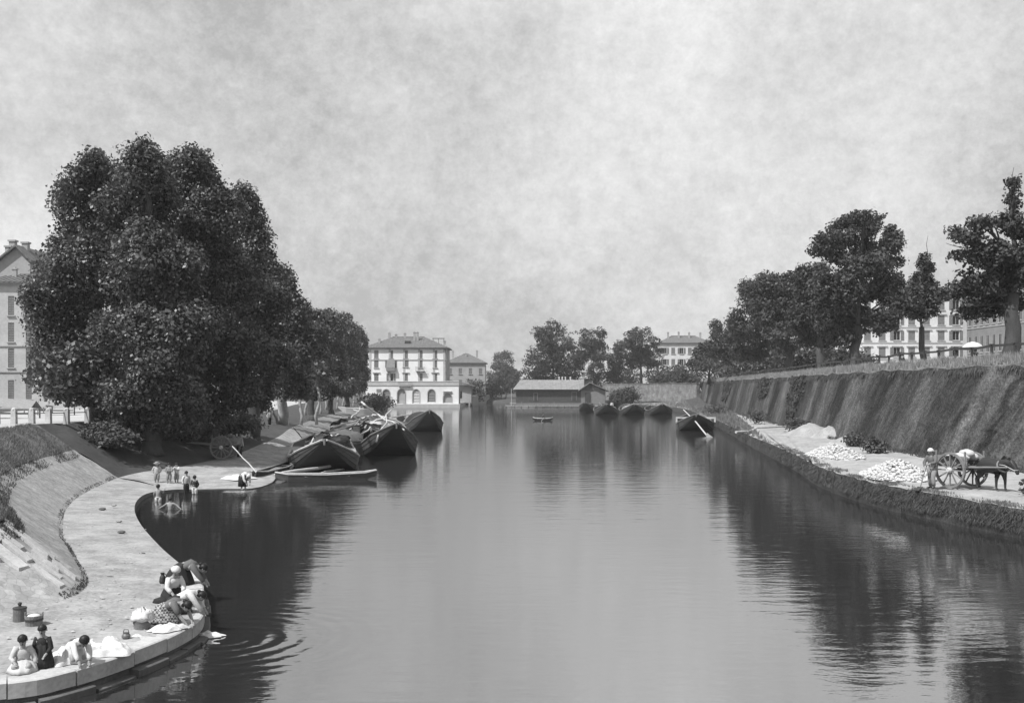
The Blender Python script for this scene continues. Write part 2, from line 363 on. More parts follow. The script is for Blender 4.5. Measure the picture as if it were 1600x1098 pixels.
# coping stones of the near quay: each block its own piece of the platform
def offset(curve, i, d):
    a, b = curve[max(i-1, 0)], curve[min(i+1, len(curve)-1)]; t = (b - a)[:2]; t /= np.linalg.norm(t); return curve[i][:2] + np.array([-t[1], t[0]])*d
def blocks(curve, i0, i1, step, inner, outer, z0, z1, name, mat, gap=.03, wild=.015, alongz=True):
    dens = spline([c for c in curve[i0:i1]], 24); s = 0; acc = [0.0]
    for a, b in zip(dens, dens[1:]): acc.append(acc[-1] + np.linalg.norm((b - a)[:2]))
    pos = 0.0
    while pos < acc[-1] - step*.6:
        l = step*random.uniform(.75, 1.25); ia = np.searchsorted(acc, pos + gap/2); ib = min(np.searchsorted(acc, pos + l - gap/2), len(dens) - 1)
        if ib <= ia: break
        k = [int(round(ia + (ib - ia)*q_/7)) for q_ in range(8)]; dz = random.uniform(-wild, wild); dn = -random.uniform(0, wild)*1.5
        rings = []
        for i in k:
            pi_, po = offset(dens, i, inner + dn), offset(dens, i, -outer + dn); zb = dens[i][2] if alongz else 0
            e = .02
            rings.append([(*pi_, zb + z0 + dz), (*pi_, zb + z1 + dz), (*(po + (pi_ - po)*.06), zb + z1 + dz), (*po, zb + z1 + dz - e), (*po, zb + z0 + dz)])
        m = MB(); m.loft(rings, True); m.build(name, mat, plat)
        pos += l
blocks(E, 6, 9*8, 1.35, .5, .05, -.26, .022, 'coping_stone', M['coping'])
blocks(E, 6, 8*8, .9, .3, .16, -.62, -.36, 'footing_stone', M['wetstone'], .05, .05)
# pale stone ramp slabs lying on the masonry slope
def on_slope(i, t, lift=.0):
    p = T[i] + (S[i] - T[i])*t; return np.array([p[0], p[1], p[2] + lift + .05])
for i0, i1, t0, t1, m_ in ((34, 36, .06, .22, 'coping'), (34.6, 36.8, .25, .5, 'coping'), (37.4, 38.9, .1, .3, 'coping'), (37.6, 40, .33, .62, 'coping'), (40.8, 42, .14, .3, 'coping'), (43.6, 45.2, .06, .2, 'coping'), (44, 46, .23, .5, 'coping'), (43.8, 45.6, .53, .68, 'coping'), (46.6, 48, .2, .42, 'coping'), (46.9, 48.4, .46, .7, 'coping'), (30, 33, .22, .5, 'coping'), (26, 29, .3, .62, 'coping')):
    def q(i, t, l):
        a = int(i); f = i - a; return on_slope(a, t, l)*(1 - f) + on_slope(a + 1, t, l)*f
    m = MB(); m.loft([[q(i0 + ja, t, -.15), q(i0 + ja, t, .02), q(i1 + jb, t, .025), q(i1 + jb, t, -.15)] for t, ja, jb in [(t_, random.uniform(-.25, .25), random.uniform(-.4, .4)) for t_ in np.linspace(t0, t1, 5)]], True)
    m.build('ramp_slab', M[m_], bpy.data.objects['embankment_slope'])

# ---- right bank
ER = spline([(26, 5, 1.1), (22.5, 20, 1.1), (20.3, 30, 1.08), (18.7, 36.5, 1.05), (17.5, 42, 1.08), (16.9, 46, 1.05), (16.7, 50, 1.05), (17, 56, 1.05), (18.5, 66, 1.02), (19.9, 77, 1.0), (23.6, 106, .95), (26.6, 128, .9), (29.2, 150, .9), (33, 185, .9), (36, 215, .9), (36.5, 236, .9), (33, 262, .9), (28, 290, .9)], 10)
WF = spline([(30, 5, 1.25), (28.6, 20, 1.25), (27.6, 32, 1.25), (26.6, 42, 1.25), (25.6, 50, 1.25), (25.2, 60, 1.25), (26.1, 78, 1.25), (28.4, 100, 1.25), (32, 130, 1.25), (36, 165, 1.3), (40, 200, 1.4), (43, 228, 1.7), (45, 244, 2.2), (47, 256, 3.0), (50, 268, 4.0), (54, 276, 4.6), (58, 284, 5), (60, 295, 5)], 10)
def rough_edge(c, amp):
    out = []
    for i, p in enumerate(c):
        q = offset(c, i, amp*wob(p[1]*1.3, p[0]*.7, 1.2)); out.append(np.array([q[0], q[1], p[2] + .05*wob(p[1]*2.3, 1)]))
    return out
ERr = rough_edge(ER, .14)
sheet('quay', between(ERr[:102], WF[:102], 14), M['quay'], .07, .8)
sheet('grassy_quay', between(ERr[101:], WF[101:], 14), M['path'], .10, .5)
lowr = [p*np.array([1, 1, 0]) + np.array([-.12 + .08*wob(p[1]*3, 2), 0, -.8]) for p in ER]
midr = [a*.5 + b*.5 + np.array([-.06 + .07*wob(a[1]*4, a[0]*3), 0, 0]) for a, b in zip(ERr, lowr)]
sheet('quay_face', [[a, m_, b] for a, m_, b in zip([p - np.array([0, 0, .012]) for p in ERr], midr, lowr)], M['moss'])
# battered rampart
kend = 12*10 + 8
def wall_top(i, back=0.0, z=6.6):
    q = offset(WF, i, -(.95 + back)); return np.array([q[0], q[1], z + (.12*wob(WF[i][1]*.7, 3.0) + .07*wob(WF[i][1]*2.7, 1.0))])
WT = [wall_top(i) for i in range(len(WF))]
rw = thing('rampart_wall', (26, 70, 1.2), 'long battered brick rampart wall with dark slanting bands above the right quay', 'wall')
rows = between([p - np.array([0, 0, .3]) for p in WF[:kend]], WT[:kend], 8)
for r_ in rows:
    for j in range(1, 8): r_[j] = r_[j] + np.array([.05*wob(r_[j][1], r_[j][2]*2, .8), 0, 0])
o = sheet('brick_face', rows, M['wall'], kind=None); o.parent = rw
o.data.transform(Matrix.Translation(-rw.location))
WB = [wall_top(i, .9, 6.98) for i in range(len(WF))]; WC = [wall_top(i, 2.2, 6.35) for i in range(len(WF))]
sheet('grass_verge', [[a, a*.45 + b*.55 + np.array([0, 0, .1]), b, c] for a, b, c in zip(WT, WB, WC)], M['turf'])
far = [c + np.array([160, 25, 0]) for c in WC]; far2 = [c + np.array([1200, 200, -.5]) for c in WC]
sheet('terrace', between(WC, far, 4), M['road'], .0); sheet('terrain', between(far, far2, 2), M['soil'])
# pale end wall of the rampart, bank and far ground
ew = MB(); a, b = Vector((44.2, 245, 2)), Vector((25.5, 288, 2.2))
ew.box(((a.x+b.x)/2 + .3, (a.y+b.y)/2, 4.0), ((b-a).length, .8, 4.4), rz=math.atan2(b.y-a.y, b.x-a.x))
ew.box(((a.x+b.x)/2 + .3, (a.y+b.y)/2, 6.28), ((b-a).length + .2, 1.05, .16), rz=math.atan2(b.y-a.y, b.x-a.x))
tag(ew.build('end_wall', M['rubble']), 'pale low stone wall closing the rampart behind the moored barges', 'wall')
fb = [[(26, 283, -.3), (26, 284, 1.0), (30, 288, 1.8), (45, 300, 3.5), (120, 330, 5)], [(14, 300, -.3), (14, 301, 1), (18, 306, 1.6), (30, 330, 3), (80, 420, 3)],
      [(-2, 330, -.3), (-2, 331, 1), (0, 336, 1.4), (5, 360, 2), (20, 600, 2)], [(-22, 348, -.3), (-22, 349, 1), (-22, 352, 1.2), (-30, 370, 1.6), (-60, 900, 2)]]
sheet('far_bank', fb, M['soil'])
g = MB(); g.poly([(-3000, 300, .85), (-14.5, 300, .85), (-14.5, 352, .9), (30, 352, .9), (60, 300, .85), (3000, 300, .85), (3000, 5000, .9), (-3000, 5000, .9)])
tag(g.build('far_ground', M['soil'], local=True), kind='structure')
# strip of quay before the central house and the side wall running back from it
q = MB(); q.box((-27, 283, .2), (27, 34.5, 1.6)); tag(q.build('house_quay', M['trim']), kind='structure')
q = MB(); q.box((-11.4, 309, 1.1), (7, .8, 3.4), rz=R(78)); q.box((-9.6, 330, 1.2), (44, .8, 3.2), rz=R(82))
tag(q.build('canal_wall', M['stucco3']), 'low pale canal wall running back beside the white house', 'wall')

# ------------------------------------------------------------------ foliage
def leaves(lobes, n, size, clump=.45, per=9, shell=.55, gap=0.0):
    """Leaf diamonds in sprigs spread through ellipsoid lobes; (V, F)."""
    lobes = np.array(lobes, float); vol = (lobes[:, 3]*lobes[:, 4]*lobes[:, 5])**(2/3); k = np.maximum(1, (n/per*vol/vol.sum()).astype(int))
    cs, ds = [], []
    for lb, m in zip(lobes, k):
        d = rng.normal(size=(m, 3)); d /= np.linalg.norm(d, axis=1)[:, None]
        lump = 1 + .13*np.sin(d[:, 0]*5.1 + lb[0]*3) * np.sin(d[:, 1]*4.7 + lb[1]) + .12*np.sin(d[:, 2]*6.3 + lb[2]*2 + d[:, 0]*4)
        r = (shell + (1 - shell)*rng.random(m)**.6)*lump
        keep = np.ones(m, bool)
        if gap:
            g_ = np.sin(d[:, 0]*7 + lb[0]*9)*np.sin(d[:, 1]*6 + lb[1]*5) + np.sin(d[:, 2]*8 + lb[2]*7)*.7 + rng.normal(size=m)*.25
            keep = g_ > -1 + gap
        c = lb[:3] + d*r[:, None]*lb[3:6]; cs.append(c[keep]); ds.append(d[keep])
    c = np.concatenate(cs); d = np.concatenate(ds); m = len(c)
    c = np.repeat(c, per, 0); d = np.repeat(d, per, 0)
    sp = rng.normal(size=(m, 3)); sp = np.repeat(sp, per, 0)
    c = c + np.clip(rng.normal(size=c.shape), -1.5, 1.5)*clump*np.array([1, 1, .7])
    nrm = d*.7 + np.array([0, 0, .5]) + sp*.62 + rng.normal(size=c.shape)*.45; nrm /= np.linalg.norm(nrm, axis=1)[:, None]
    u = np.cross(nrm, rng.normal(size=c.shape)); u /= np.linalg.norm(u, axis=1)[:, None]; v_ = np.cross(nrm, u)
    s = (size*(.6 + .8*rng.random(len(c))))[:, None]
    V = np.stack([c - u*s*.6, c + v_*s*.42 + nrm*s*.08, c + u*s*.6, c - v_*s*.42 + nrm*s*.08], 1).reshape(-1, 3)
    return V, np.arange(len(V)).reshape(-1, 4)
def branch(m, a, b, r0, r1, n=7, sag=.0, k=5):
    a, b = Vector(a), Vector(b); L_ = (b - a).length
    pts = [a.lerp(b, t/k) + Vector((random.uniform(-1, 1), random.uniform(-1, 1), random.uniform(-.4, .4)))*L_*.035*(0 if t in (0, k) else 1) + Vector((0, 0, sag*math.sin(math.pi*t/k))) for t in range(k + 1)]
    m.tube(pts, [r0 + (r1 - r0)*t/k for t in range(k + 1)], n)
    return pts
def tree(label, base, lobes, n, size, leaf='leaf', bark='bark', r=.4, group=None, gap=0, clump=.45, shell=.5, twigs=(), name='plane_tree', lean=None, split=.35):
    base = Vector(base); root = thing(name, base, label, 'tree', group=group)
    lo = np.array(lobes); top = Vector((lo[:, 0].mean(), lo[:, 1].mean(), lo[:, 2].max()))
    if lean is not None: top.x = lean[0]
    fork = base.lerp(top, split); fork.x = base.x*.6 + top.x*.4 if lean is None else lean[0]; fork.y = base.y*.7 + top.y*.3
    m = MB(); pts = branch(m, base - Vector((0, 0, .4)), fork, r*1.15, r*.8, 9); branch(m, fork, top, r*(.45 if gap else .7), r*.06, 7)
    m.lathe([(r*1.7, -.3), (r*1.35, .15), (r*1.12, .6)], base, 9)
    trunk = m.build('trunk', M[bark], root, smooth=True)
    bm_ = MB()
    for lb in lobes:
        c = Vector(lb[:3]); s0 = fork.lerp(top, max(0, min(.7, (c.z - fork.z)/max(.1, top.z - fork.z) - .25)))
        q = branch(bm_, s0, c, r*(.26 if gap else .38), r*.06, 6, -.2)
        for _ in range(4):
            d = Vector((random.gauss(0, 1), random.gauss(0, 1), random.gauss(.3, .8))).normalized()
            branch(bm_, q[random.randint(2, 4)], c + Vector((d.x*lb[3], d.y*lb[4], d.z*lb[5]))*.9, r*.16, r*.03, 5, 0, 4)
    for a, b in twigs:
        branch(bm_, a, b, .05, .012, 5)
    bm_.build('branches', M[bark], trunk, smooth=True)
    big = []
    for lb in lobes:                      # every lobe breaks up into billows
        big.append((lb[0], lb[1], lb[2], lb[3]*(.74 if gap else .86), lb[4]*(.74 if gap else .86), lb[5]*(.74 if gap else .86)))
        for _ in range(12):
            d = np.array([random.gauss(0, 1), random.gauss(0, 1), random.gauss(.1, 1)]); d /= np.linalg.norm(d); f = random.uniform(.18, .42) if not gap else random.uniform(.14, .3)
            big.append((lb[0] + d[0]*lb[3]*.8, lb[1] + d[1]*lb[4]*.8, lb[2] + d[2]*lb[5]*.8, lb[3]*f, lb[4]*f, lb[5]*f))
    V, Fq = leaves(big, int(n*2.4), size*.70, clump*.75, 9, shell, gap)
    o = npmesh('crown', V - np.array(base), Fq, M[leaf], root)
    return root
def LB(D, *spec, depth=1.0):
    """Lobes given by photo column, row and half sizes at distance D -> world ellipsoids."""
    out = []
    for px, py, rx, ry in spec:
        p = P(px, py, D=D + random.uniform(-.06, .06)*D*.4); s = D/F; out.append((p.x, p.y, p.z, rx*s, (rx + ry)/2*s*depth, ry*s))
    return out

g1 = 'plane trees along the left bank'
tree('huge plane tree nearest the left edge, crown overlapping the tall house', P(150, D=67, z=0) + Vector((0, 0, 3.1)), LB(67, (150, 258, 18, 24), (120, 285, 20, 30), (108, 470, 58, 75), (128, 335, 42, 70), (92, 545, 44, 42), (165, 285, 40, 42), (195, 420, 70, 80), (160, 575, 66, 48), (140, 420, 70, 60), (78, 590, 36, 22), (75, 480, 36, 50), (120, 610, 50, 22)), 30000, .27, r=.5, group=g1)
tree('huge plane tree with the highest pointed crown at left', P(235, D=64, z=0) + Vector((0, 0, 1.5)), LB(64, (224, 240, 13, 24), (224, 265, 27, 40), (220, 320, 55, 60), (232, 420, 75, 70), (250, 530, 82, 70), (235, 615, 74, 44), (275, 650, 60, 26), (200, 640, 46, 24)), 34000, .27, r=.55, group=g1)
tree('huge plane tree with rounded crown right of the highest peak', P(325, D=70, z=0) + Vector((0, 0, 1.35)), LB(70, (303, 250, 20, 20), (275, 262, 14, 22), (298, 285, 38, 45), (325, 350, 52, 60), (335, 440, 70, 70), (340, 540, 76, 60), (330, 615, 70, 42)), 30000, .27, r=.5, group=g1)
tree('large plane tree on the shoulder of the left grove above the washed beach', P(395, D=80, z=0) + Vector((0, 0, 1.35)), LB(80, (381, 312, 13, 22), (382, 338, 26, 38), (398, 400, 33, 50), (405, 480, 44, 60), (405, 570, 50, 50), (390, 625, 40, 22)), 20000, .29, r=.45, group=g1)
tree('plane tree stepping down the grove, with lit trunk and leaning side stem', P(441, 664, z=1.5), LB(100, (442, 480, 28, 36), (448, 550, 38, 48), (445, 605, 36, 24), (462, 492, 22, 34), (440, 440, 18, 22), (470, 540, 24, 40)), 12000, .33, bark='palebark', r=.5, group=g1, split=.5)
tree('plane tree behind the leaning-stem tree in the receding row', P(487, D=125, z=0) + Vector((0, 0, 1.45)), LB(125, (488, 515, 24, 34), (476, 530, 20, 34), (492, 570, 30, 38), (486, 612, 26, 14)), 9000, .38, r=.4, group=g1, split=.45)
tree('plane tree in the middle of the receding left row', P(517, D=155, z=0) + Vector((0, 0, 1.4)), LB(155, (516, 512, 25, 30), (520, 565, 28, 36), (518, 605, 22, 16)), 8000, .42, r=.4, group=g1, split=.45)
tree('plane tree next to the last one before the white house', P(542, D=190, z=0) + Vector((0, 0, 1.5)), LB(190, (540, 520, 22, 30), (546, 570, 24, 34), (542, 607, 20, 14)), 7000, .46, r=.4, group=g1, split=.45)
tree('last plane tree of the left row, touching the white house', P(562, D=225, z=0) + Vector((0, 0, 1.3)), LB(225, (560, 545, 14, 34), (563, 585, 14, 26)), 5000, .5, r=.35, group=g1, split=.45)
# slim trunks seen between, and low foliage that fills under the crowns
m = MB(); a = P(441, 664, z=1.5)
for i, (px, D, z) in enumerate(((470, 112, 1.7), (478, 140, 1.7), (500, 150, 1.6), (508, 175, 1.6), (527, 180, 1.5), (536, 210, 1.4), (553, 215, 1.3), (495, 118, 1.7))):
    rt = thing('young_plane_tree', P(px, D=D, z=0) + Vector((0, 0, z - .25)), f'slim pale trunk number {i+1} from the left in the row under the plane trees' if 0 else ['slim pale trunk just right of the leaning-stem tree', 'second slim trunk under the receding plane crowns', 'slim trunk under the middle plane crown, near side', 'slim trunk under the middle plane crown, far side', 'slim trunk near the end of the left row', 'thin trunk before the last plane tree', 'thin trunk closest to the white house on the left bank', 'slim trunk between the second and middle plane trees'][i], 'tree', group='young trees in the left row')
    m = MB(); b = rt.location; branch(m, b - Vector((0, 0, .3)), b + Vector((random.uniform(-.4, .4), 0, 5.2)), .2, .12, 7)
    m.build('trunk', M['palebark'], rt, smooth=True)
    V, Fq = leaves([(b.x, b.y, b.z + 5.6, 1.8, 1.8, 1.5)], 500, .4); npmesh('crown', V - np.array(b), Fq, M['leaf'], rt)
m = MB(); a = P(438, 664, z=1.5); branch(m, a - Vector((0, 0, .3)), P(426, 640, D=a.y - 2), .2, .1, 7); branch(m, P(426, 640, D=a.y - 2), P(412, 612, D=a.y - 2), .1, .05, 7)
rt = thing('leaning_tree', a, 'bare pale stem leaning left at the foot of the lit plane trunk', 'tree'); m.build('trunk', M['palebark'], rt, smooth=True)
V, Fq = leaves(LB(a.y - 2, (412, 606, 14, 12)), 500, .33); npmesh('crown', V - np.array(a), Fq, M['leaf'], rt)

def bush(label, c, rx, ry, rz, n, size, leaf='weed', name='bush', group=None):
    rt = thing(name, c, label, 'bush', group=group); c = Vector(c)
    m = MB()
    for k in range(6):
        a = 6.28*k/6; branch(m, c - Vector((0, 0, .1)), c + Vector((math.cos(a)*rx*.5, math.sin(a)*ry*.5, rz*1.2)), .035, .01, 5)
    m.build('stems', M['bark'], rt)
    lob = [(c.x + random.uniform(-.4, .4)*rx, c.y + random.uniform(-.4, .4)*ry, c.z + rz*random.uniform(.5, 1.1), rx*random.uniform(.5, .75), ry*random.uniform(.5, .75), rz*random.uniform(.5, .8)) for _ in range(5)]
    V, Fq = leaves(lob, n, size, size*1.2, 6, .3); V[:, 2] = np.maximum(V[:, 2], c.z + .01); npmesh('leaves', V - np.array(c), Fq, M[leaf], rt); return rt
for st, tt, rx, rz, lb in ((16*8, .5, 2.0, 1.0, 'dark undergrowth at the shaded bank foot behind the bathing boys'), (18*8, .45, 3.0, 1.2, 'dense undergrowth in the middle of the shaded left bank'), (19*8 + 4, .4, 2.8, 1.1, 'dark undergrowth right of centre on the shaded left bank'), (17*8, .55, 3.0, 1.3, 'tall undergrowth high on the shaded left bank')):
    bush(lb, Vector(T[st] + (S[st] - T[st])*tt), rx, rx*.8, rz, 4200, .17, name='undergrowth')

# right terrace trees (horse chestnuts)
g2 = 'chestnut trees on the rampart terrace'
ZT = 6.35
def TB(px, D): return P(px, D=D, z=0) + Vector((0, 0, ZT))
t_ = P(1583, D=60, z=0)
tree('nearest chestnut tree at the right edge with thick trunk and bare top', TB(1578, 60), LB(60, (1540, 400, 50, 22), (1530, 450, 42, 30), (1510, 372, 26, 9), (1600, 420, 60, 50), (1588, 350, 24, 26), (1560, 470, 50, 26), (1540, 350, 26, 12), (1640, 380, 60, 60), (1582, 315, 9, 14), (1516, 488, 22, 10), (1582, 290, 7, 16), (1495, 360, 14, 6)), 13000, .27, 'leaf2', r=.46, gap=.35, group=g2, clump=.3, shell=.2, name='chestnut_tree', lean=(t_.x, 0), split=.42,
     twigs=[(P(1582, 330, D=60), P(1584, 262, D=60)), (P(1583, 300, D=60), P(1592, 272, D=60)), (P(1582, 310, D=60), P(1572, 285, D=60)), (P(1560, 380, D=60), P(1484, 352, D=60)), (P(1550, 400, D=60), P(1478, 380, D=60)), (P(1583, 310, D=60), P(1598, 300, D=60))])
tree('slender small chestnut tree with a bare twig top before the pale house', TB(1441, 80), LB(80, (1438, 470, 34, 24), (1460, 462, 24, 14), (1418, 478, 20, 16), (1440, 440, 22, 16), (1445, 415, 10, 16), (1440, 488, 26, 12)), 6500, .28, 'leaf2', r=.25, gap=.25, group=g2, clump=.28, name='chestnut_tree', split=.45,
     twigs=[(P(1443, 440, D=80), P(1450, 368, D=80)), (P(1445, 420, D=80), P(1438, 395, D=80))])
tree('largest rounded chestnut tree on the rampart terrace', TB(1335, 100), LB(100, (1335, 365, 48, 30), (1300, 385, 34, 28), (1375, 400, 44, 32), (1345, 430, 60, 44), (1300, 455, 44, 40), (1395, 455, 34, 40), (1340, 500, 46, 28), (1350, 340, 30, 12), (1395, 372, 20, 18), (1385, 500, 26, 22), (1320, 528, 22, 14)), 19000, .34, 'leaf2', r=.5, gap=.28, group=g2, clump=.36, name='chestnut_tree', split=.33)
tree('dark chestnut tree just left of the largest one', TB(1282, 118), LB(118, (1275, 445, 34, 34), (1262, 490, 36, 36), (1300, 490, 34, 38), (1278, 528, 34, 20)), 9000, .38, 'leaf2', r=.5, group=g2, clump=.4, name='chestnut_tree')
tree('broad chestnut tree left of the largest, leaning trunk', TB(1236, 138), LB(138, (1222, 455, 40, 36), (1245, 480, 40, 36), (1205, 490, 36, 34), (1235, 525, 44, 24)), 9000, .4, 'leaf2', r=.5, group=g2, clump=.4, name='chestnut_tree')
tree('chestnut tree with domed top in the far half of the terrace row', TB(1216, 160), LB(160, (1182, 462, 30, 32), (1172, 505, 32, 36), (1205, 510, 34, 34), (1180, 545, 36, 18)), 8000, .42, 'leaf2', r=.5, group=g2, clump=.45, name='chestnut_tree')
tree('small chestnut with sparse upright twigs near the far end of the terrace', TB(1150, 190), LB(190, (1150, 520, 24, 22), (1125, 535, 22, 20), (1150, 552, 30, 18), (1120, 512, 10, 14)), 5500, .42, 'leaf2', r=.4, group=g2, gap=.2, name='chestnut_tree', clump=.5)
tree('last low chestnut tree at the far end of the terrace row', TB(1108, 225), LB(225, (1105, 555, 24, 18), (1125, 560, 20, 18), (1095, 570, 22, 12)), 4500, .45, 'leaf2', r=.35, group=g2, name='chestnut_tree', clump=.5)
# far trees
g3 = 'trees behind the bathhouse'
def FB(px, D, z=2.0): return P(px, D=D, z=0) + Vector((0, 0, z))
tree('big dark domed tree behind the bathhouse roof', FB(862, 310), LB(310, (866, 530, 34, 28), (848, 558, 30, 28), (885, 560, 30, 30), (865, 585, 46, 16)), 8000, .62, 'leaf3', r=.6, group=g3, clump=.6, name='broadleaf_tree')
tree('lighter open tree right of the big dark dome', FB(928, 306), LB(306, (926, 530, 22, 20), (936, 552, 20, 20), (930, 582, 15, 20), (914, 548, 12, 16)), 3800, .55, 'leaf3', r=.4, group=g3, clump=.5, name='broadleaf_tree')
tree('round tree with visible trunk above the three moored barges', FB(1003, 296, 2.8), LB(296, (1000, 532, 28, 22), (982, 552, 26, 20), (1018, 555, 22, 22), (1000, 562, 34, 14)), 6000, .55, 'leaf3', r=.5, group=g3, clump=.5, name='broadleaf_tree', split=.4)
tree('slim dark tree between the open tree and the round tree', FB(963, 304), LB(304, (963, 565, 12, 24), (960, 588, 14, 12)), 2000, .5, 'leaf3', r=.3, group=g3, clump=.5, name='broadleaf_tree')
tree('pale hazy tall tree far off left of the bathhouse', FB(787, 470, 2), LB(470, (786, 566, 20, 18), (792, 588, 24, 14), (772, 592, 12, 14)), 4000, .75, 'leaf3', r=.5, clump=.8, name='broadleaf_tree')
tree('low tree at the canal bend left of the bathhouse', FB(790, 345, 1.2), LB(345, (792, 590, 18, 16), (782, 606, 20, 12), (800, 604, 14, 12)), 4000, .55, 'leaf3', r=.35, clump=.6, name='broadleaf_tree')
for px, z, D, rx, rz, lb in ((985, 1.3, 256, 4.2, 3.0, 'dark bush sprawling over the pale end wall'), (1055, 3.0, 270, 5, 4.6, 'dark bush on the rampart end below the distant white house'), (966, 1.1, 262, 2.4, 2.2, 'bush beside the right end of the bathhouse'), (1075, 2.8, 262, 4.5, 5, 'tall bush right of the end wall'), (765, 1.2, 345, 5, 3.6, 'bush on the canal wall right of the white house'), (744, .9, 322, 4.5, 4.4, 'dark bush behind the outbuilding beside the white house'), (1030, 3.2, 292, 4, 4.2, 'bush just left of the distant white house')):
    bush(lb, P(px, D=D, z=0) + Vector((0, 0, z)), rx, 3, rz, 1800, .45, 'leaf3')

# ------------------------------------------------------------------ grass (stuff)
def blades(name, pts, h, mat, kind='stuff', w=.03, lean=.5):
    pts = np.array(pts); n = len(pts); a = rng.random(n)*6.283; hh = (h*(.5 + rng.random(n)))[:, None]
    d = np.stack([np.cos(a), np.sin(a), np.zeros(n)], 1); ln = rng.normal(size=(n, 3))*lean*hh*.6; ln[:, 2] = 0
    tip = pts + np.array([0, 0, 1])*hh + ln; V = np.stack([pts - d*w, pts + d*w, tip], 1).reshape(-1, 3)
    o = npmesh(name, V, np.arange(len(V)).reshape(-1, 3), mat); o['kind'] = kind; return o
def scatter(A, B, n, w=None, lump=.5, zfix=0):
    out = []; k = len(A)
    while len(out) < n:
        i = random.uniform(0, k - 1.001); t = random.random(); a = int(i); f = i - a
        p = A[a]*(1-f) + A[a+1]*f; q = B[a]*(1-f) + B[a+1]*f; p = p + (q - p)*t
        if random.random() < .5 + lump*wob(p[0]*.8, p[1]*.8): out.append((p[0], p[1], p[2] + zfix + (.12*math.sin(math.pi*t) if zfix else 0)))
    return out
s0, s1 = 4*8, 15*8
tag(blades('grass', scatter(Mid[s0:s1], S[s0:s1], 42000, lump=.45, zfix=.01), .11, M['grass'], w=.018), 'rough dry grass covering the upper left embankment', 'grass')
mid_lo = [t + (s - t)*.40 for t, s in zip(T[:NEAR], S[:NEAR])]
tag(blades('weeds', scatter(mid_lo[s0:s1], S[s0:s1], 16000, lump=.9, zfix=.0), .10, M['weed'], w=.018), 'darker weeds in patches on the left embankment', 'weeds')
toe_a = [t*1.0 for t in T[s0:s1]]; toe_b = [t + (s - t)*.04 for t, s in zip(T[s0:s1], S[s0:s1])]
tag(blades('toe_weeds', scatter(toe_a, toe_b, 1100, lump=.6), .05, M['weed'], w=.02), 'thin line of weeds along the toe of the masonry slope', 'weeds')
vi = slice(8, 125)
tag(blades('verge_grass', scatter(WT[vi], WB[vi], 34000, lump=.45, zfix=.04), .30, M['drygrass'], w=.025), 'pale dry grass along the top of the rampart wall', 'grass')
hang = [w_ + np.array([-.10, 0, -.25]) for w_ in WT]
tag(blades('hanging_weeds', scatter(hang[vi], WT[vi], 20000, lump=.9), -.34, M['weed'], w=.03), 'dark weeds hanging over the wall top', 'weeds')
er2 = [e + np.array([.75, 0, 0]) for e in ERr]; ers = slice(20, 140)
tag(blades('quay_edge_grass', scatter([e + np.array([-.1, 0, -.35]) for e in ERr[ers]], [e + np.array([.25, 0, 0]) for e in ERr[ers]], 22000, lump=.6), .11, M['weed'], w=.014), 'dark grass hanging over the right quay edge', 'grass')
tag(blades('quay_grass', scatter(ERr[ers], er2[ers], 9000, lump=1.0), .10, M['grass'], w=.03), 'short grass on the right quay lip', 'grass')
tag(blades('quay_face_grass', scatter([e + np.array([-.22, 0, -.75]) for e in ERr[ers]], [e + np.array([-.06, 0, .02]) for e in ERr[ers]], 42000, lump=.5), -.15, M['weed'], w=.014, lean=1.2), 'dark moss and grass hanging down the right quay face', 'grass')
tag(blades('far_quay_grass', scatter(ERr[92:], WF[92:], 20000, lump=.8), .35, M['grass'], w=.08), 'rough grass on the far part of the right quay', 'grass')
tag(blades('foot_weeds', scatter([p + np.array([-.7, 0, 0]) for p in WF[30:120]], [p + np.array([.1, 0, 0]) for p in WF[30:120]], 7000, lump=1.5), .2, M['weed'], w=.03), 'weeds along the foot of the rampart wall', 'weeds')
for px, py, rx, rz, lb in ((1624, 774, .5, .34, 'dark bush beside the horse at the right edge'), (1180, 662, 1.5, 1.0, 'dark bush at the wall foot behind the beached pole'), (1245, 676, 1.6, .9, 'dark shrub at the wall foot left of the sand heaps'), (1370, 708, .8, .55, 'small shrub at the wall foot behind the stone heaps'), (1120, 648, 2.2, 1.0, 'low scrub at the far wall foot near the barge'), (1330, 698, .9, .6, 'weedy shrub at the wall foot beside the pale sand heap')):
    bush(lb, P(px, py, 1.2), rx, rx, rz, 900, .16)

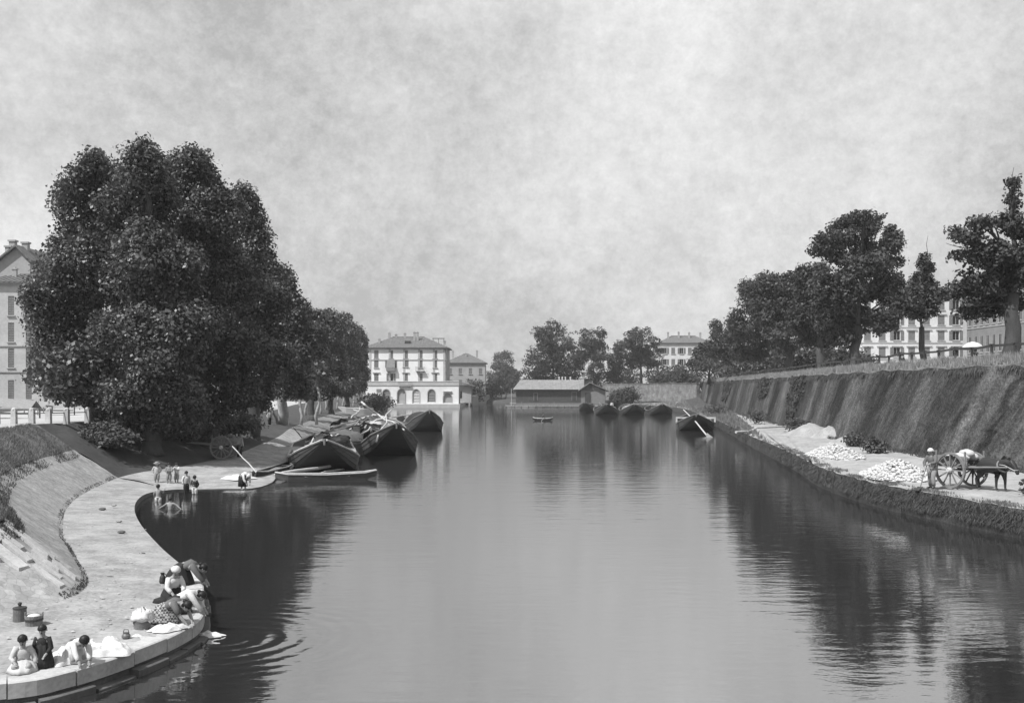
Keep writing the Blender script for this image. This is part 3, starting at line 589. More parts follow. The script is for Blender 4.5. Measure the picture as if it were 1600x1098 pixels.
# ------------------------------------------------------------------ buildings
def facade(root, x0, x1, z0, z1, ops, mat, depth=.25, y=0.0, name='wall'):
    """Front wall in the plane y with real openings (x, z, w, h, arched) cut through it."""
    xs = sorted({x0, x1, *[o[0] - o[2]/2 for o in ops], *[o[0] + o[2]/2 for o in ops]}); zs = sorted({z0, z1, *[o[1] for o in ops], *[o[1] + o[3] for o in ops]})
    xs = [q for q in xs if x0 <= q <= x1]; zs = [q for q in zs if z0 <= q <= z1]
    m = MB()
    for a, b in zip(xs, xs[1:]):
        for c, d in zip(zs, zs[1:]):
            X, Z = (a + b)/2, (c + d)/2
            if any(abs(X - o[0]) < o[2]/2 and o[1] < Z < o[1] + o[3] for o in ops): continue
            m.poly([(a, y, c), (b, y, c), (b, y, d), (a, y, d)])
    for o in ops:
        l, r_, b, t = o[0] - o[2]/2, o[0] + o[2]/2, o[1], o[1] + o[3]
        for p, q in (((l, b), (l, t)), ((l, t), (r_, t)), ((r_, t), (r_, b)), ((r_, b), (l, b))):
            m.poly([(p[0], y, p[1]), (q[0], y, q[1]), (q[0], y + depth, q[1]), (p[0], y + depth, p[1])])
        if len(o) > 4 and o[4]:
            R_ = o[2]/2; cz = t - R_
            for s in (-1, 1):
                arc = [(o[0] + s*R_*math.cos(a), y + .005, cz + R_*math.sin(a)) for a in np.linspace(0, math.pi/2, 7)]
                m.poly(arc + [(o[0] + s*R_, y + .005, t)])
    return m.build(name, mat, root, local=True)
def window(root, x, z, w, h, kind='shut', y=0.0, depth=.2, mat='shutter'):
    """Window with frame, pane and two shutter leaves."""
    fr = MB(); t = .09
    for s in (-1, 1): fr.box((x + s*(w/2 - t/2), y + depth*.8, z + h/2), (t, .08, h))
    fr.box((x, y + depth*.8, z + h - t/2), (w - 2*t, .08, t)); fr.box((x, y + depth*.8, z + t/2), (w - 2*t, .08, t)); fr.box((x, y + depth*.8, z + h/2), (t*.8, .07, h - 2*t))
    wn = fr.build('window', M['trim'], root, local=True)
    g_ = MB(); g_.poly([(x - w/2, y + depth, z), (x + w/2, y + depth, z), (x + w/2, y + depth, z + h), (x - w/2, y + depth, z + h)]); g_.build('pane', M['glass'], wn, local=True)
    if kind != 'bare':
        for s in (-1, 1):
            sh = MB()
            if kind == 'open': cx, cy = x + s*(w*.75 + .04), y - .06
            else: cx, cy = x + s*w*.25, y + depth*.35
            sh.box((cx, cy, z + h/2), (w/2 - .03, .05, h - .04))
            for k in range(max(3, int(h/.3))): sh.box((cx, cy - .035, z + .15 + k*(h - .3)/max(2, int(h/.3) - 1)), (w/2 - .16, .03, .1), rx=.5)
            sh.build('shutter', M[mat], wn, local=True)
    sl = MB(); sl.box((x, y - .07, z - .08), (w + .3, .3, .13)); sl.build('sill', M['trim'], wn, local=True)
    return wn
def shell(root, x0, x1, dy, z0, z1, mat, y=0.0, name='side_wall'):
    m = MB(); a, b = y, y + dy
    m.poly([(x1, a, z0), (x1, b, z0), (x1, b, z1), (x1, a, z1)]); m.poly([(x0, b, z0), (x0, a, z0), (x0, a, z1), (x0, b, z1)]); m.poly([(x1, b, z0), (x0, b, z0), (x0, b, z1), (x1, b, z1)])
    m.poly([(x0, a, z1), (x1, a, z1), (x1, b, z1), (x0, b, z1)])
    i = .5; m.poly([(x0 + i, a + i, z0), (x1 - i, a + i, z0), (x1 - i, a + i, z1), (x0 + i, a + i, z1)])   # dark rooms stop here
    return m.build(name, mat, root, local=True)
def hip_roof(root, x0, x1, dy, z, rise, over=.7, y=0.0, mat='tile', ridge_in=None):
    a, b, c, d = x0 - over, x1 + over, y - over, y + dy + over; k = ridge_in if ridge_in is not None else dy/2
    p = [(a, c, z), (b, c, z), (b, d, z), (a, d, z)]; r0, r1 = (a + k, (c + d)/2, z + rise), (b - k, (c + d)/2, z + rise)
    m = MB(); m.add(p + [r0, r1], [(0, 1, 5, 4), (1, 2, 5), (2, 3, 4, 5), (3, 0, 4)]); m.box(((a+b)/2, (c+d)/2, z - .12), (b - a - .1, d - c - .1, .22))
    n = int((b - a)/.7)                      # tile ridges running down the front slope
    for i in range(1, n):
        x = a + (b - a)*i/n; f = min(1, (x - a)/k, (b - x)/k) if k > 0 else 1
        m.beam((x, c, z + .03), (x, c + ((d - c)/2)*f, z + rise*f + .03), .16, .1)
    rf = m.build('roof', M[mat], root, local=True)
    for e in ((r0, r1),): q = MB(); q.beam(e[0], e[1], .3, .22); q.build('ridge_cap', M[mat], rf, local=True)
    return rf
def chimney(rf, x, y, z, h=1.3, w=.6, mat='stucco3'):
    m = MB(); m.box((x, y, z + h/2), (w, w*.8, h)); m.box((x, y, z + h + .06), (w*1.3, w*1.1, .14)); m.box((x, y, z + h + .25), (w*.5, w*.5, .26)); m.build('chimney', M[mat], rf, local=True)
def band(root, x0, x1, z, h=.25, out=.14, y=0.0, mat='trim', name='string_course'):
    m = MB(); m.box(((x0 + x1)/2, y - out/2 + .003, z), (x1 - x0, out, h)); return m.build(name, M[mat], root, local=True)
def balcony(root, x, z, w=2.2, y=0.0, cover=False, out=.9):
    m = MB(); m.box((x, y - out/2, z), (w, out, .16)); 
    for s in (-.35, .35): m.box((x + s*w, y - out*.3, z - .25), (.18, out*.6, .34))
    b = m.build('balcony', M['trim'], root, local=True); q = MB()
    q.beam((x - w/2, y - out, z + 1), (x + w/2, y - out, z + 1), .06)
    for i in range(13): q.beam((x - w/2 + w*i/12, y - out, z + .08), (x - w/2 + w*i/12, y - out, z + 1), .035)
    for s in (-1, 1): q.beam((x + s*w/2, y, z + 1), (x + s*w/2, y - out, z + 1), .05)
    q.build('railing', M['iron'], b, local=True)
    if cover:
        c = MB(); c.loft([[(x - w*.45, y - .05, z + 3.0), (x + w*.45, y - .05, z + 3.0)], [(x - w*.45, y - .5, z + 2.0), (x + w*.45, y - .5, z + 2.0)], [(x - w*.5, y - out - .06, z + 1.0), (x + w*.5, y - out - .06, z + 1.0)], [(x - w*.5, y - out - .1, z + .0), (x + w*.5, y - out - .1, z + .0)]]); c.build('awning', M['shutter'], b, local=True)

# white four-storey house at the end of the basin
B = thing('canal_house', (-38.4, 268.6, 1.0), 'white four-storey house with grey shutters facing the end of the basin', 'house')
W_ = 21.2; cols = [-2.65 + 3.85*(i + 1.42) for i in range(5)]
ops = []; wins = []
for i, x in enumerate(cols):
    wins.append((x, 11.9, 1.15, 2.15, 'shut')); wins.append((x, 9.5, 1.15, 2.0, 'shut') if i not in (1, 2) else (x, 9.5 if i == 1 else 9.7, 1.5, 1.9, 'open' if i == 1 else 'shut')); wins.append((x, 5.9, 1.15, 2.1, 'open' if i == 1 else 'shut'))
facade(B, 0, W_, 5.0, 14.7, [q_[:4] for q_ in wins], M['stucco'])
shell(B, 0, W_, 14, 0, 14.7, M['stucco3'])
for q_ in wins: window(B, *q_[:4], q_[4])
arch = [(5.6, .2, 1.9, 3.6, 1), (9.55, .1, 2.1, 3.8, 1), (13.4, .2, 1.8, 3.6, 1), (17.4, .5, 1.9, 3.3, 1), (21.6, .3, 2.2, 2.5, 0)]
facade(B, -.3, 24.5, 0, 4.75, arch, M['stucco'], y=-1.6, name='ground_floor_wall')
m = MB(); m.poly([(24.5, -1.6, 0), (24.5, 6, 0), (24.5, 6, 4.75), (24.5, -1.6, 4.75)]); m.poly([(-.3, -1.6, 4.75), (24.5, -1.6, 4.75), (24.5, 6, 4.75), (-.3, 6, 4.75)]); m.poly([(-.3, -1.2, 0), (24.4, -1.2, 0), (24.4, -1.2, 4.7), (-.3, -1.2, 4.7)]); m.build('terrace_block', M['stucco3'], B, local=True)
band(B, -.4, 24.6, 5.3, 1.05, .3, -1.45, 'oldstucco', 'parapet'); band(B, -.4, 24.6, 5.9, .14, .45, -1.4, 'stucco', 'coping')
for x, z, w_, h, ar in arch:
    m = MB(); R_ = w_/2; pts = [(x - R_ - .18, z), (x - R_ - .18, z + h - R_)] + [(x - (R_ + .18)*math.cos(a), z + h - R_ + (R_ + .18)*math.sin(a)) for a in np.linspace(0, math.pi, 9)] + [(x + R_ + .18, z)]
    inn = [(x + (px_ - x)*R_/(R_ + .18), z + (pz - z)*(1 if pz < z + h - R_ + .01 else (h)/(h + .18))) for px_, pz in pts]
    m.loft([[(a[0], -1.66, a[1]) for a in pts], [(a[0], -1.66, a[1]) for a in inn], [(a[0], -1.4, a[1]) for a in inn]]); d_ = m.build('doorway' if z < .15 else 'arched_window', M['trim'], B, local=True)
    if ar and z > .15:
        g_ = MB(); g_.box((x, -1.33, z + h*.45), (w_*.96, .05, h*.9)); g_.build('door_leaf', M['shutter' if x != 13.4 else 'white'], d_, local=True)
        f_ = MB(); [f_.box((x, -1.40, z + .5 + k*.75), (w_*.8, .06, .08)) for k in range(4)]; f_.build('glazing_bar', M['trim'], d_, local=True)
    elif z < .15:
        g_ = MB(); g_.box((x + w_*.36, -1.5, z + h*.33), (w_*.25, .5, h*.66)); g_.build('door_leaf', M['stucco3'], d_, local=True)
m = MB(); m.box((3.7, -1.66, 3.5), (1.25, .1, .8)); m.build('wall_plaque', M['shutter'], B, local=True)
m = MB(); m.box((21.6, -1.75, 3.25), (2.3, .4, .2)); m.build('shop_canopy', M['trim'], B, local=True)
balcony(B, cols[2], 4.75, 3.4, -1.6, out=.6); balcony(B, cols[1], 8.6, 2.3, cover=True); balcony(B, cols[3], 8.6, 2.4)
for z in (11.55, 14.45): band(B, -.1, W_ + .1, z, .22)
for i in (0, 2, 4): band(B, cols[i] - 1, cols[i] + 1, 8.2, .18, .28, name='window_hood')
for x in (1.2, 6.3, 10.1, 14, 17.9, 20.6): m = MB(); m.box((x, -.04, 10.2), (.5, .09, 8.2)); m.build('pilaster', M['trim'], B, local=True)
m = MB(); m.tube([(W_ - .15, -.12, 0), (W_ - .15, -.12, 14.6)], .07, 6); m.build('drainpipe', M['iron'], B, local=True)
rf = hip_roof(B, 0, W_, 14, 14.75, 3.1, .7)
for x, y, z, h in ((3.2, 3, 16, 1.0), (5.5, 6.3, 17.2, 1.6), (7.2, 7, 17.4, 1.0), (9.6, 7, 17.4, 1.3), (12.4, 4.6, 16.6, 2.3), (13.2, 4.6, 16.6, 2.3), (20.5, 3.5, 15.6, .9)): chimney(rf, x, y, z, h)
m = MB(); m.box((10.8, 2.6, 16.25), (1.5, 1.2, .7)); m.build('dormer', M['iron'], rf, local=True)
m = MB(); m.box((18.8, 4.5, 17.35), (3.2, 2.2, .12), rx=.1); [m.beam((17.4 + k*1.4, 4.5, 15.9), (17.4 + k*1.4, 4.5, 17.3), .1) for k in range(3)]; m.build('roof_terrace_cover', M['iron'], rf, local=True)

def simple_house(name, label, loc, rz, w_, dy, zh, rows, ncol, mat, roof=2.5, reveal=.25, win=(1.1, 1.9), kinds=('shut',), eave=.6, chim=3, x_in=1.5, hoods=False):
    b = thing(name, loc, label, 'house', rz); wins = []
    for z in rows:
        for i in range(ncol):
            wins.append((x_in + (w_ - 2*x_in)*i/max(1, ncol - 1), z, win[0], win[1]))
    facade(b, 0, w_, 0, zh, wins, M[mat], reveal); shell(b, 0, w_, dy, 0, zh, M[mat])
    for k, q_ in enumerate(wins): window(b, *q_, kinds[k % len(kinds)], depth=reveal*.8)
    for z in rows[1:]: band(b, -.05, w_ + .05, z - .55, .2)
    band(b, -.1, w_ + .1, zh - .2, .35, .3, name='cornice')
    if hoods:
        for q_ in wins: band(b, q_[0] - q_[2]*.8, q_[0] + q_[2]*.8, q_[1] + q_[3] + .22, .16, .25, name='window_hood')
    if roof:
        rf = hip_roof(b, 0, w_, dy, zh + .05, roof, eave)
        for i in range(chim): chimney(rf, w_*(.2 + .6*i/max(1, chim - 1)) + random.uniform(-.6, .6), dy*.35, zh + roof*.6, random.uniform(1.2, 2.2))
    return b
h2 = simple_house('rear_house', 'smaller house with hipped tile roof behind the white canal house', (-21.5, 332, 1), 0, 12.8, 12, 12.2, (8.6, 4.8, 1.2), 4, 'stucco3', 3.0)
m = MB(); m.box((-14.6, 300, 3.4), (5.6, 8, 5.2)); b_ = thing('outbuilding', (-14.6, 300, .9), 'low outbuilding with lean-to roof beside the white house', 'outbuilding'); m.build('wall', M['stucco3'], b_)
m = MB(); m.box((-14.4, 299.6, 6.5), (7.4, 10, .3), ry=.22); m.build('roof', M['tile'], b_)
m = MB(); m.box((-15.2, 295.95, 3.2), (1.4, .1, 2.0)); m.build('window', M['glass'], b_)
b_ = thing('timber_fence', P(735, D=326, z=.9), 'dark board fence above the canal wall right of the white house', 'fence')
for i in range(16):
    m = MB(); p = P(719 + i*2.05, 616, D=318 + i*1.2); m.box((p.x, p.y, p.z + 1.0), (.38, .06, 2.3 + random.uniform(-.1, .1))); m.build('board', M['plank'], b_)
h3 = simple_house('terrace_house', 'pale three-storey house with arched hoods behind the rampart trees', P(1322, D=232, z=0) + Vector((0, 0, 6.3)), 0, 26.4, 14, 20, (16.6, 13.2, 9.7, 6.0, 2.0), 8, 'stucco2', 2.8, win=(1.55, 2.15), kinds=('shut', 'shut', 'shut', 'open'), hoods=True)
h4 = simple_house('terrace_palace', 'dark long palace facade with tall narrow windows at the right edge', (102.6, 231, 6.3), R(-90), 54, 16, 23.4, (18.7, 12.7, 6.7, 1.5), 19, 'darkstone', 2.6, win=(1.35, 3.7), kinds=('bare',), chim=4, reveal=.1)
h5 = simple_house('distant_house', 'distant white house with long flat roof above the rampart end', P(1032, D=345, z=0) + Vector((0, 0, 4)), 0, 17, 10, 16.2, (12.6, 8.8), 6, 'stucco2', 2.6, win=(1.3, 2.0), kinds=('open', 'shut'), chim=4)
h6 = simple_house('hidden_house', 'white house glimpsed through gaps between trees behind the bathhouse', P(893, D=400, z=0) + Vector((0, 0, 2)), 0, 16, 10, 15, (11, 7.4), 5, 'stucco2', 2.4, chim=2)
# houses at the left edge
h7 = simple_house('corner_house', 'four-storey house with dark shutters behind the left trees', (-76, 138.5, 2.2), R(4), 30, 14, 17.4, (13.0, 9.4, 5.9, 1.6), 13, 'oldstucco', 1.8, win=(.8, 2.6), kinds=('shut',), chim=3, x_in=1.0)
b_ = thing('gabled_house', P(-30, D=160, z=2.2), 'tall gabled house end with chimneys above the corner house at the left edge', 'house')
p0, p1, pk = P(-40, 420, D=160), P(47, 408, D=160), P(27, 386, D=160)
m = MB(); ys = (160, 176); o_ = [(p0.x, 2.2), (p1.x, 2.2), (p1.x, p1.z), (pk.x, pk.z), (p0.x, p0.z - 2)]
m.loft([[(x, y, z) for x, z in o_] for y in ys], True); m.build('wall', M['stucco3'], b_)
m = MB(); 
for a, c in (((p0.x - .5, p0.z - 2.2), (pk.x, pk.z)), ((pk.x, pk.z), (p1.x + .5, p1.z - .3))): m.loft([[(a[0], y, a[1] + .02), (c[0], y, c[1] + .02), (c[0], y, c[1] + .35), (a[0], y, a[1] + .35)] for y in (159.3, 176.5)], True)
rf = m.build('roof', M['tile'], b_)
for px, z0_ in ((12, 23.6), (18, 24.5), (38, 24.2)):
    p = P(px, D=162); m = MB(); m.box((p.x, 162.5, z0_ + 2.0), (.9, .9, 4)); m.box((p.x, 162.5, z0_ + 4.1), (1.2, 1.2, .25)); m.build('chimney', M['stucco3'], rf)

# creepers hanging down the rampart, each a curtain of leaves lying on the brick
def wall_point(i, t):
    a = int(i); f = i - a; lo = WF[a]*(1-f) + WF[a+1]*f; hi = WT[a]*(1-f) + WT[a+1]*f; return lo + (hi - lo)*t
def wall_index(y): return float(np.interp(y, [p[1] for p in WF], range(len(WF))))
def creeper(label, y0, w_, depth, slant, n, size=.13):
    base = Vector(wall_point(wall_index(y0), 1.0)); rt = thing('creeper', base, label, 'creeper', group='creepers on the rampart wall')
    V = []; stems = MB()
    for k in range(5):
        f = random.uniform(-.4, .4); L_ = depth*random.uniform(.6, 1); stems.tube([Vector(wall_point(wall_index(y0 + f*w_ + slant*t), 1 - t)) + Vector((-.05, 0, 0)) for t in np.linspace(0, L_, 8)], [.03 - .003*q for q in range(8)], 5)
    st = stems.build('stem', M['bark'], rt)
    while len(V) < n:
        t = random.random()**.8; f = random.gauss(0, .38)
        if abs(f) > .75 or t > depth*(1 - .8*abs(f)**2 + .18*wob(f*9 + y0, 3.0)): continue
        if random.random() > .6 + .6*wob(f*7 + y0, t*9) - .5*abs(f): continue
        yy = y0 + f*w_*(1 - .35*t) + slant*t + .5*wob(t*6, y0); V.append(wall_point(wall_index(yy), 1 - t) + np.array([-.04 - .10*random.random(), 0, 0]))
    c = np.array(V); nrm = np.array([-1, 0, .4]) + rng.normal(size=c.shape)*.55; nrm /= np.linalg.norm(nrm, axis=1)[:, None]
    u = np.cross(nrm, rng.normal(size=c.shape)); u /= np.linalg.norm(u, axis=1)[:, None]; v_ = np.cross(nrm, u); s = (size*(.6 + .8*rng.random(len(c))))[:, None]
    npmesh('leaves', np.stack([c - u*s, c + v_*s*.7, c + u*s, c - v_*s*.7], 1).reshape(-1, 3) - np.array(base), np.arange(len(c)*4).reshape(-1, 4), M['creeper'], rt)
creeper('dark creeper mass on the wall above the sand heaps', 107, 8, .9, 4, 2000, .18)
creeper('creeper on the wall behind the beached pole', 135, 9, .5, 4, 900, .22)
creeper('creeper patch at the far end of the rampart wall', 185, 13, .7, 5, 1100, .28)
for px, D, rx, rz, lb in ((1318, 135, 5, 2.6, 'shrubs behind the trunk of the largest chestnut'), (1262, 150, 6, 3.2, 'shrubs between the chestnut trunks, near half'), (1205, 175, 7, 3.6, 'shrubs between the chestnut trunks, far half'), (1140, 215, 8, 3.4, 'shrubs under the last terrace chestnuts'), (1232, 195, 8, 5, 'tall hedge deep behind the terrace chestnuts'), (1300, 175, 6, 5, 'tall hedge behind the largest chestnut')):
    bush(lb, P(px, D=D, z=6.3), rx, rx*.6, rz, 2600, .4, 'leaf2', name='shrubs', group='shrubs on the rampart terrace')
for px, D, rx, rz, lb in ((850, 330, 12, 5, 'hedge behind the bathhouse, left part'), (915, 328, 9, 4, 'hedge behind the bathhouse, right part'), (975, 318, 8, 7, 'hedge below the round tree'), (1035, 325, 9, 8.5, 'hedge in front of the distant white house'), (1075, 300, 8, 6, 'thicket at the far end of the rampart')):
    bush(lb, P(px, D=D, z=2.0), rx, 5, rz, 2600, .55, 'leaf3', name='hedge', group='hedges behind the basin')

# ------------------------------------------------------------------ bathhouse on piles
D0 = 274; s_ = D0/F
def bx(px): return (px - 800)*s_
b_ = thing('bathhouse', (bx(875), D0, 0), 'long dark timber bathhouse on piles with tiled roof and small gable tower', 'bathhouse')
x0, x1 = bx(806), bx(946)
wn = [(bx(837), 1.9, 1.0, 1.9, 'window'), (bx(897), 1.9, 1.2, 2.2, 'window'), (bx(918), 1.2, 1.5, 2.9, 'door')]
m = MB(); m.box(((x0 + x1)/2, D0 + 4.2, 3.1), (x1 - x0 - .2, 8, 4.0)); wall_ = m.build('wall', M['plank'], b_)
n = 62
for i in range(n):
    xa = x0 + (x1 - x0)*i/n; xb = x0 + (x1 - x0)*(i + 1)/n
    m = MB(); m.box(((xa + xb)/2, D0 + .14 + random.uniform(-.02, .02), 3.1), (xb - xa - .03, .08, 4.1)); m.build('board', M['plank'], wall_)
for x, z, w_, h, nm in wn:
    m = MB(); m.box((x, D0 + .04, z + h/2), (w_, .12, h)); f_ = m.build(nm, M['iron'], b_)
    q = MB(); [q.box((x + s*w_/2, D0 - .01, z + h/2), (.14, .2, h + .2)) for s in (-1, 1)]; q.box((x, D0 - .01, z + h + .05), (w_, .2, .14)); q.build('frame', M['wood'], f_)
m = MB(); a, b, z = x0 - .8, x1 - 3.2, 5.05
m.add([(a, D0 - .9, z - .3), (b, D0 - .9, z - .3), (b, D0 + 9.2, z - .3), (a, D0 + 9.2, z - .3), (a + 2, D0 + 4.2, z + 2.3), (b, D0 + 4.2, z + 2.3)], [(0, 1, 5, 4), (1, 2, 5), (2, 3, 4, 5), (3, 0, 4), (3, 2, 1, 0)])
for i in range(1, 30): x = a + (b - a)*i/30; f = min(1, (x - a)/2); m.beam((x, D0 - .9, z - .27), (x, D0 - .9 + 5.1*f, z - .27 + 2.6*f), .18, .1)
rf = m.build('roof', M['paletile'], b_)
m = MB(); a, b = bx(903), bx(953)                      # gabled cross wing
xm = bx(921)
m.add([(a, D0 - 1.6, 4.5), (xm, D0 - 1.6, 6.7), (b, D0 - 1.6, 4.3), (b, D0 + 9, 4.3), (xm, D0 + 9, 6.9), (a, D0 + 9, 4.5)], [(0, 1, 4, 5), (1, 2, 3, 4)])
m.add([(a, D0 - 1.6, 4.32), (xm, D0 - 1.6, 6.52), (b, D0 - 1.6, 4.12), (b, D0 + 9, 4.12), (xm, D0 + 9, 6.72), (a, D0 + 9, 4.32)], [(5, 4, 1, 0), (4, 3, 2, 1)]); m.add([(a, D0 - 1.6, 4.32), (a, D0 - 1.6, 4.5), (xm, D0 - 1.6, 6.7), (xm, D0 - 1.6, 6.52)], [(0, 1, 2, 3)]); m.add([(b, D0 - 1.6, 4.12), (b, D0 - 1.6, 4.3), (xm, D0 - 1.6, 6.7), (xm, D0 - 1.6, 6.52)], [(3, 2, 1, 0)])
m.build('wing_roof', M['paletile'], b_)
m = MB(); m.add([(a + .8, D0 - .6, 1.1), (b - 1.4, D0 - .6, 1.1), (b - 1.4, D0 - .6, 4.3), (xm, D0 - .6, 6.4), (a + .8, D0 - .6, 4.6)], [(0, 1, 2, 3, 4)]); m.add([(b - 1.4, D0 - .6, 1.1), (b - 1.4, D0 + 8, 1.1), (b - 1.4, D0 + 8, 4.3), (b - 1.4, D0 - .6, 4.3)], [(0, 1, 2, 3)]); m.build('wing_wall', M['wood'], b_)
m = MB(); m.box((bx(918), D0 - .72, 2.5), (1.5, .16, 2.7)); m.build('door', M['iron'], b_)
m = MB(); m.box((bx(919), D0 + .2, 6.3), (2.0, 2.4, 2.6)); tw = m.build('gable_tower', M['plank'], b_)
m = MB(); cx = bx(919); m.loft([[(cx - 1.5, y, 7.4), (cx, y, 8.5), (cx + 1.5, y, 7.4), (cx, y, 8.2)] for y in (D0 - 1.5, D0 + 2)], True); m.build('tower_roof', M['tile'], tw)
m = MB(); m.box((cx, D0 - 1.06, 6.6), (.9, .1, 1.0)); m.build('window', M['iron'], tw)
m = MB(); m.box(((x0 + x1)/2 - .6, D0 + 3.4, .98), (x1 - x0 + 2, 10.6, .2)); m.build('deck', M['wood'], b_)
m = MB(); m.box((bx(855), D0 - 2.6, .5), (bx(918) - bx(788), 1.2, .12)); m.build('walkway', M['palewood'], b_)
for i in range(14):
    m = MB(); x = x0 - .5 + (x1 - x0 + 1)*i/13; m.tube([(x, D0 - 1.7, -.6), (x, D0 - 1.7, .95)], .13, 7); m.build('pile', M['wood'], b_)
for i in range(6):
    m = MB(); x = bx(790 + i*25); m.tube([(x, D0 - 3.0, -.6), (x, D0 - 3.0, 1.5 if i % 2 else .9)], .1, 6); m.build('mooring_post', M['wood'], b_)
m = MB(); p = P(799, D=D0); m.tube([(bx(799), D0 - 2, -.5), (bx(799), D0 - 2, 5.0)], .07, 6); m.build('flag_pole', M['palewood'], b_)
for i, px in enumerate((875, 880, 885, 893)):
    m = MB(); m.lathe([(.16, 0), (.16, .9), (.22, 1), (.2, 1.15), (.05, 1.3)], (bx(px), D0 + 5.0, 6.9), 8); m.build('chimney_pot', M['white'], rf)

# ------------------------------------------------------------------ barges
def barge(label, bow, head, L_=22, w_=4.7, bowz=2.0, load=None, rail=True, group='tarred river barges', beams=True):
    """Flat river barge, raked pointed bow at the local origin, hull running back along +y."""
    rt = thing('barge', (bow.x, bow.y, 0), label, 'barge', head, group); k = w_/4.7; b = bowz/2.0
    sec = [(0, .03, 1.92*b, .10, 2.0*b), (1.1, .62, 1.28*b, .82, 1.68*b), (2.4, 1.35, .6, 1.62, 1.28*b), (3.8, 2.02, .0, 2.2, .95), (5.2, 2.12, -.35, 2.34, .78), (8, 2.15, -.5, 2.38, .7), (L_ - 6, 2.15, -.5, 2.38, .7), (L_ - 3, 1.9, 0, 2.2, 1.1), (L_, .6, .9, .9, 1.5)]
    m = MB(); m.loft([[(-wb*k, s, zb), (wb*k, s, zb)] for s, wb, zb, wg, zg in sec]); hull = m.build('hull_bottom', M['tar'], rt, local=True)
    for sd_ in (-1, 1):
        for j in range(3):            # three broad strakes per side, each lapping the next
            m = MB(); t0, t1 = j/3, (j + 1)/3
            def sp(s, t, e): wb, zb, wg, zg = s[1]*k, s[2], s[3]*k, s[4]; return (sd_*(wb + (wg - wb)*t + e), s[0], zb + (zg - zb)*t)
            m.loft([[sp(s, t0, .05), sp(s, t1, .02), sp(s, t1, -.04), sp(s, t0, -.02)] for s in sec], True); m.build('strake', M['tarside' if j else 'tar'], rt, local=True)
        m = MB(); m.tube([(sd_*(wg*k + .02), s, zg + .04) for s, wb, zb, wg, zg in sec], .075, 6); m.build('gunwale', M['palewood' if rail == 2 else 'wood'], rt, local=True)
    m = MB(); m.loft([[(-min(wb, wg)*k*.97, s, max(zb + .12, .0)), (min(wb, wg)*k*.97, s, max(zb + .12, .0))] for s, wb, zb, wg, zg in sec[2:]]); m.build('floor', M['wood'], rt, local=True)
    m = MB(); m.loft([[(-wg*k*.96, s, zg - .12), (wg*k*.96, s, zg - .12)] for s, wb, zb, wg, zg in sec[:4]]); m.build('foredeck', M['tarside'], rt, local=True)
    m = MB(); m.tube([(0, .0, 1.75*b), (0, -.02, 2.1*b)], [.07, .08], 7); m.build('stem_post', M['wood'], rt, local=True)
    if beams:
        for s in (4.0, 7, 10, 13, 16):
            m = MB(); m.box((0, s, .74 if s > 4.5 else .98), (4.5*k, .2, .16)); m.build('cross_beam', M['wood'], rt, local=True)
    if load:
        load(rt)
    return rt
def load_planks(rt):
    for i in range(9):
        m = MB(); x = -1.4 + i*.34; m.beam((x, 4.6 + random.random(), 1.12 + .05*(i % 3)), (x + random.uniform(-.5, .5), 12 + random.random()*2, 1.2 + .1*(i % 2)), .28, .07); m.build('board', M['palewood'], rt, local=True)
def load_arch(rt, z=1.0, n=4, y0=4.6, gap=2.2, r=1.7, pale='palewood'):
    for i in range(n):
        m = MB(); y = y0 + i*gap; m.tube([(-2.0*math.cos(a), y + random.uniform(-.05, .05), z + r*math.sin(a)*.95) for a in np.linspace(0, math.pi, 9)], .085, 6); m.build('hoop', M[pale], rt, local=True)
    m = MB(); m.tube([(0, y0 - .6, z + r*.98), (0, y0 + (n - 1)*gap + .6, z + r*.98)], .08, 6); m.build('ridge_pole', M[pale], rt, local=True)
def load_timber(rt):
    load_arch(rt, 1.1, 4, 6, 2.6, 1.9)
    for a, b in (((-1.6, 4.3, 1.2), (1.2, 11, 2.7)), ((1.7, 3.6, 1.3), (-1.1, 10.5, 2.9)), ((-1.2, 5, 1.2), (-.4, 13, 1.9)), ((.4, 4.6, 1.2), (1.6, 12, 2.1)), ((-1.9, 6, 1.1), (1.9, 8.5, 2.2)), ((1.4, 5.2, 1.1), (.2, 9, 2.6))):
        m = MB(); m.beam(a, b, .18, .1); m.build('timber', M['palewood'], rt, local=True)
def load_tilt(rt):
    m = MB(); m.loft([[(-1.9*math.cos(a), y, 1.0 + h*math.sin(a)) for a in np.linspace(0, math.pi, 11)] for y, h in ((3.6, .9), (4.2, 1.25), (6, 1.35), (9, 1.3), (10, 1.0))], False); m.build('tarpaulin', M['tar'], rt, local=True)
def load_tarp_planks(rt):
    load_planks(rt)
    for i in range(5):
        m = MB(); m.beam((-2.0 + i*.18, 3.8 + .3*i, 1.32 + .03*i), (2.1, 4.0 + .35*i, 1.2 + .03*i), .25, .06); m.build('cross_board', M['palewood'], rt, local=True)

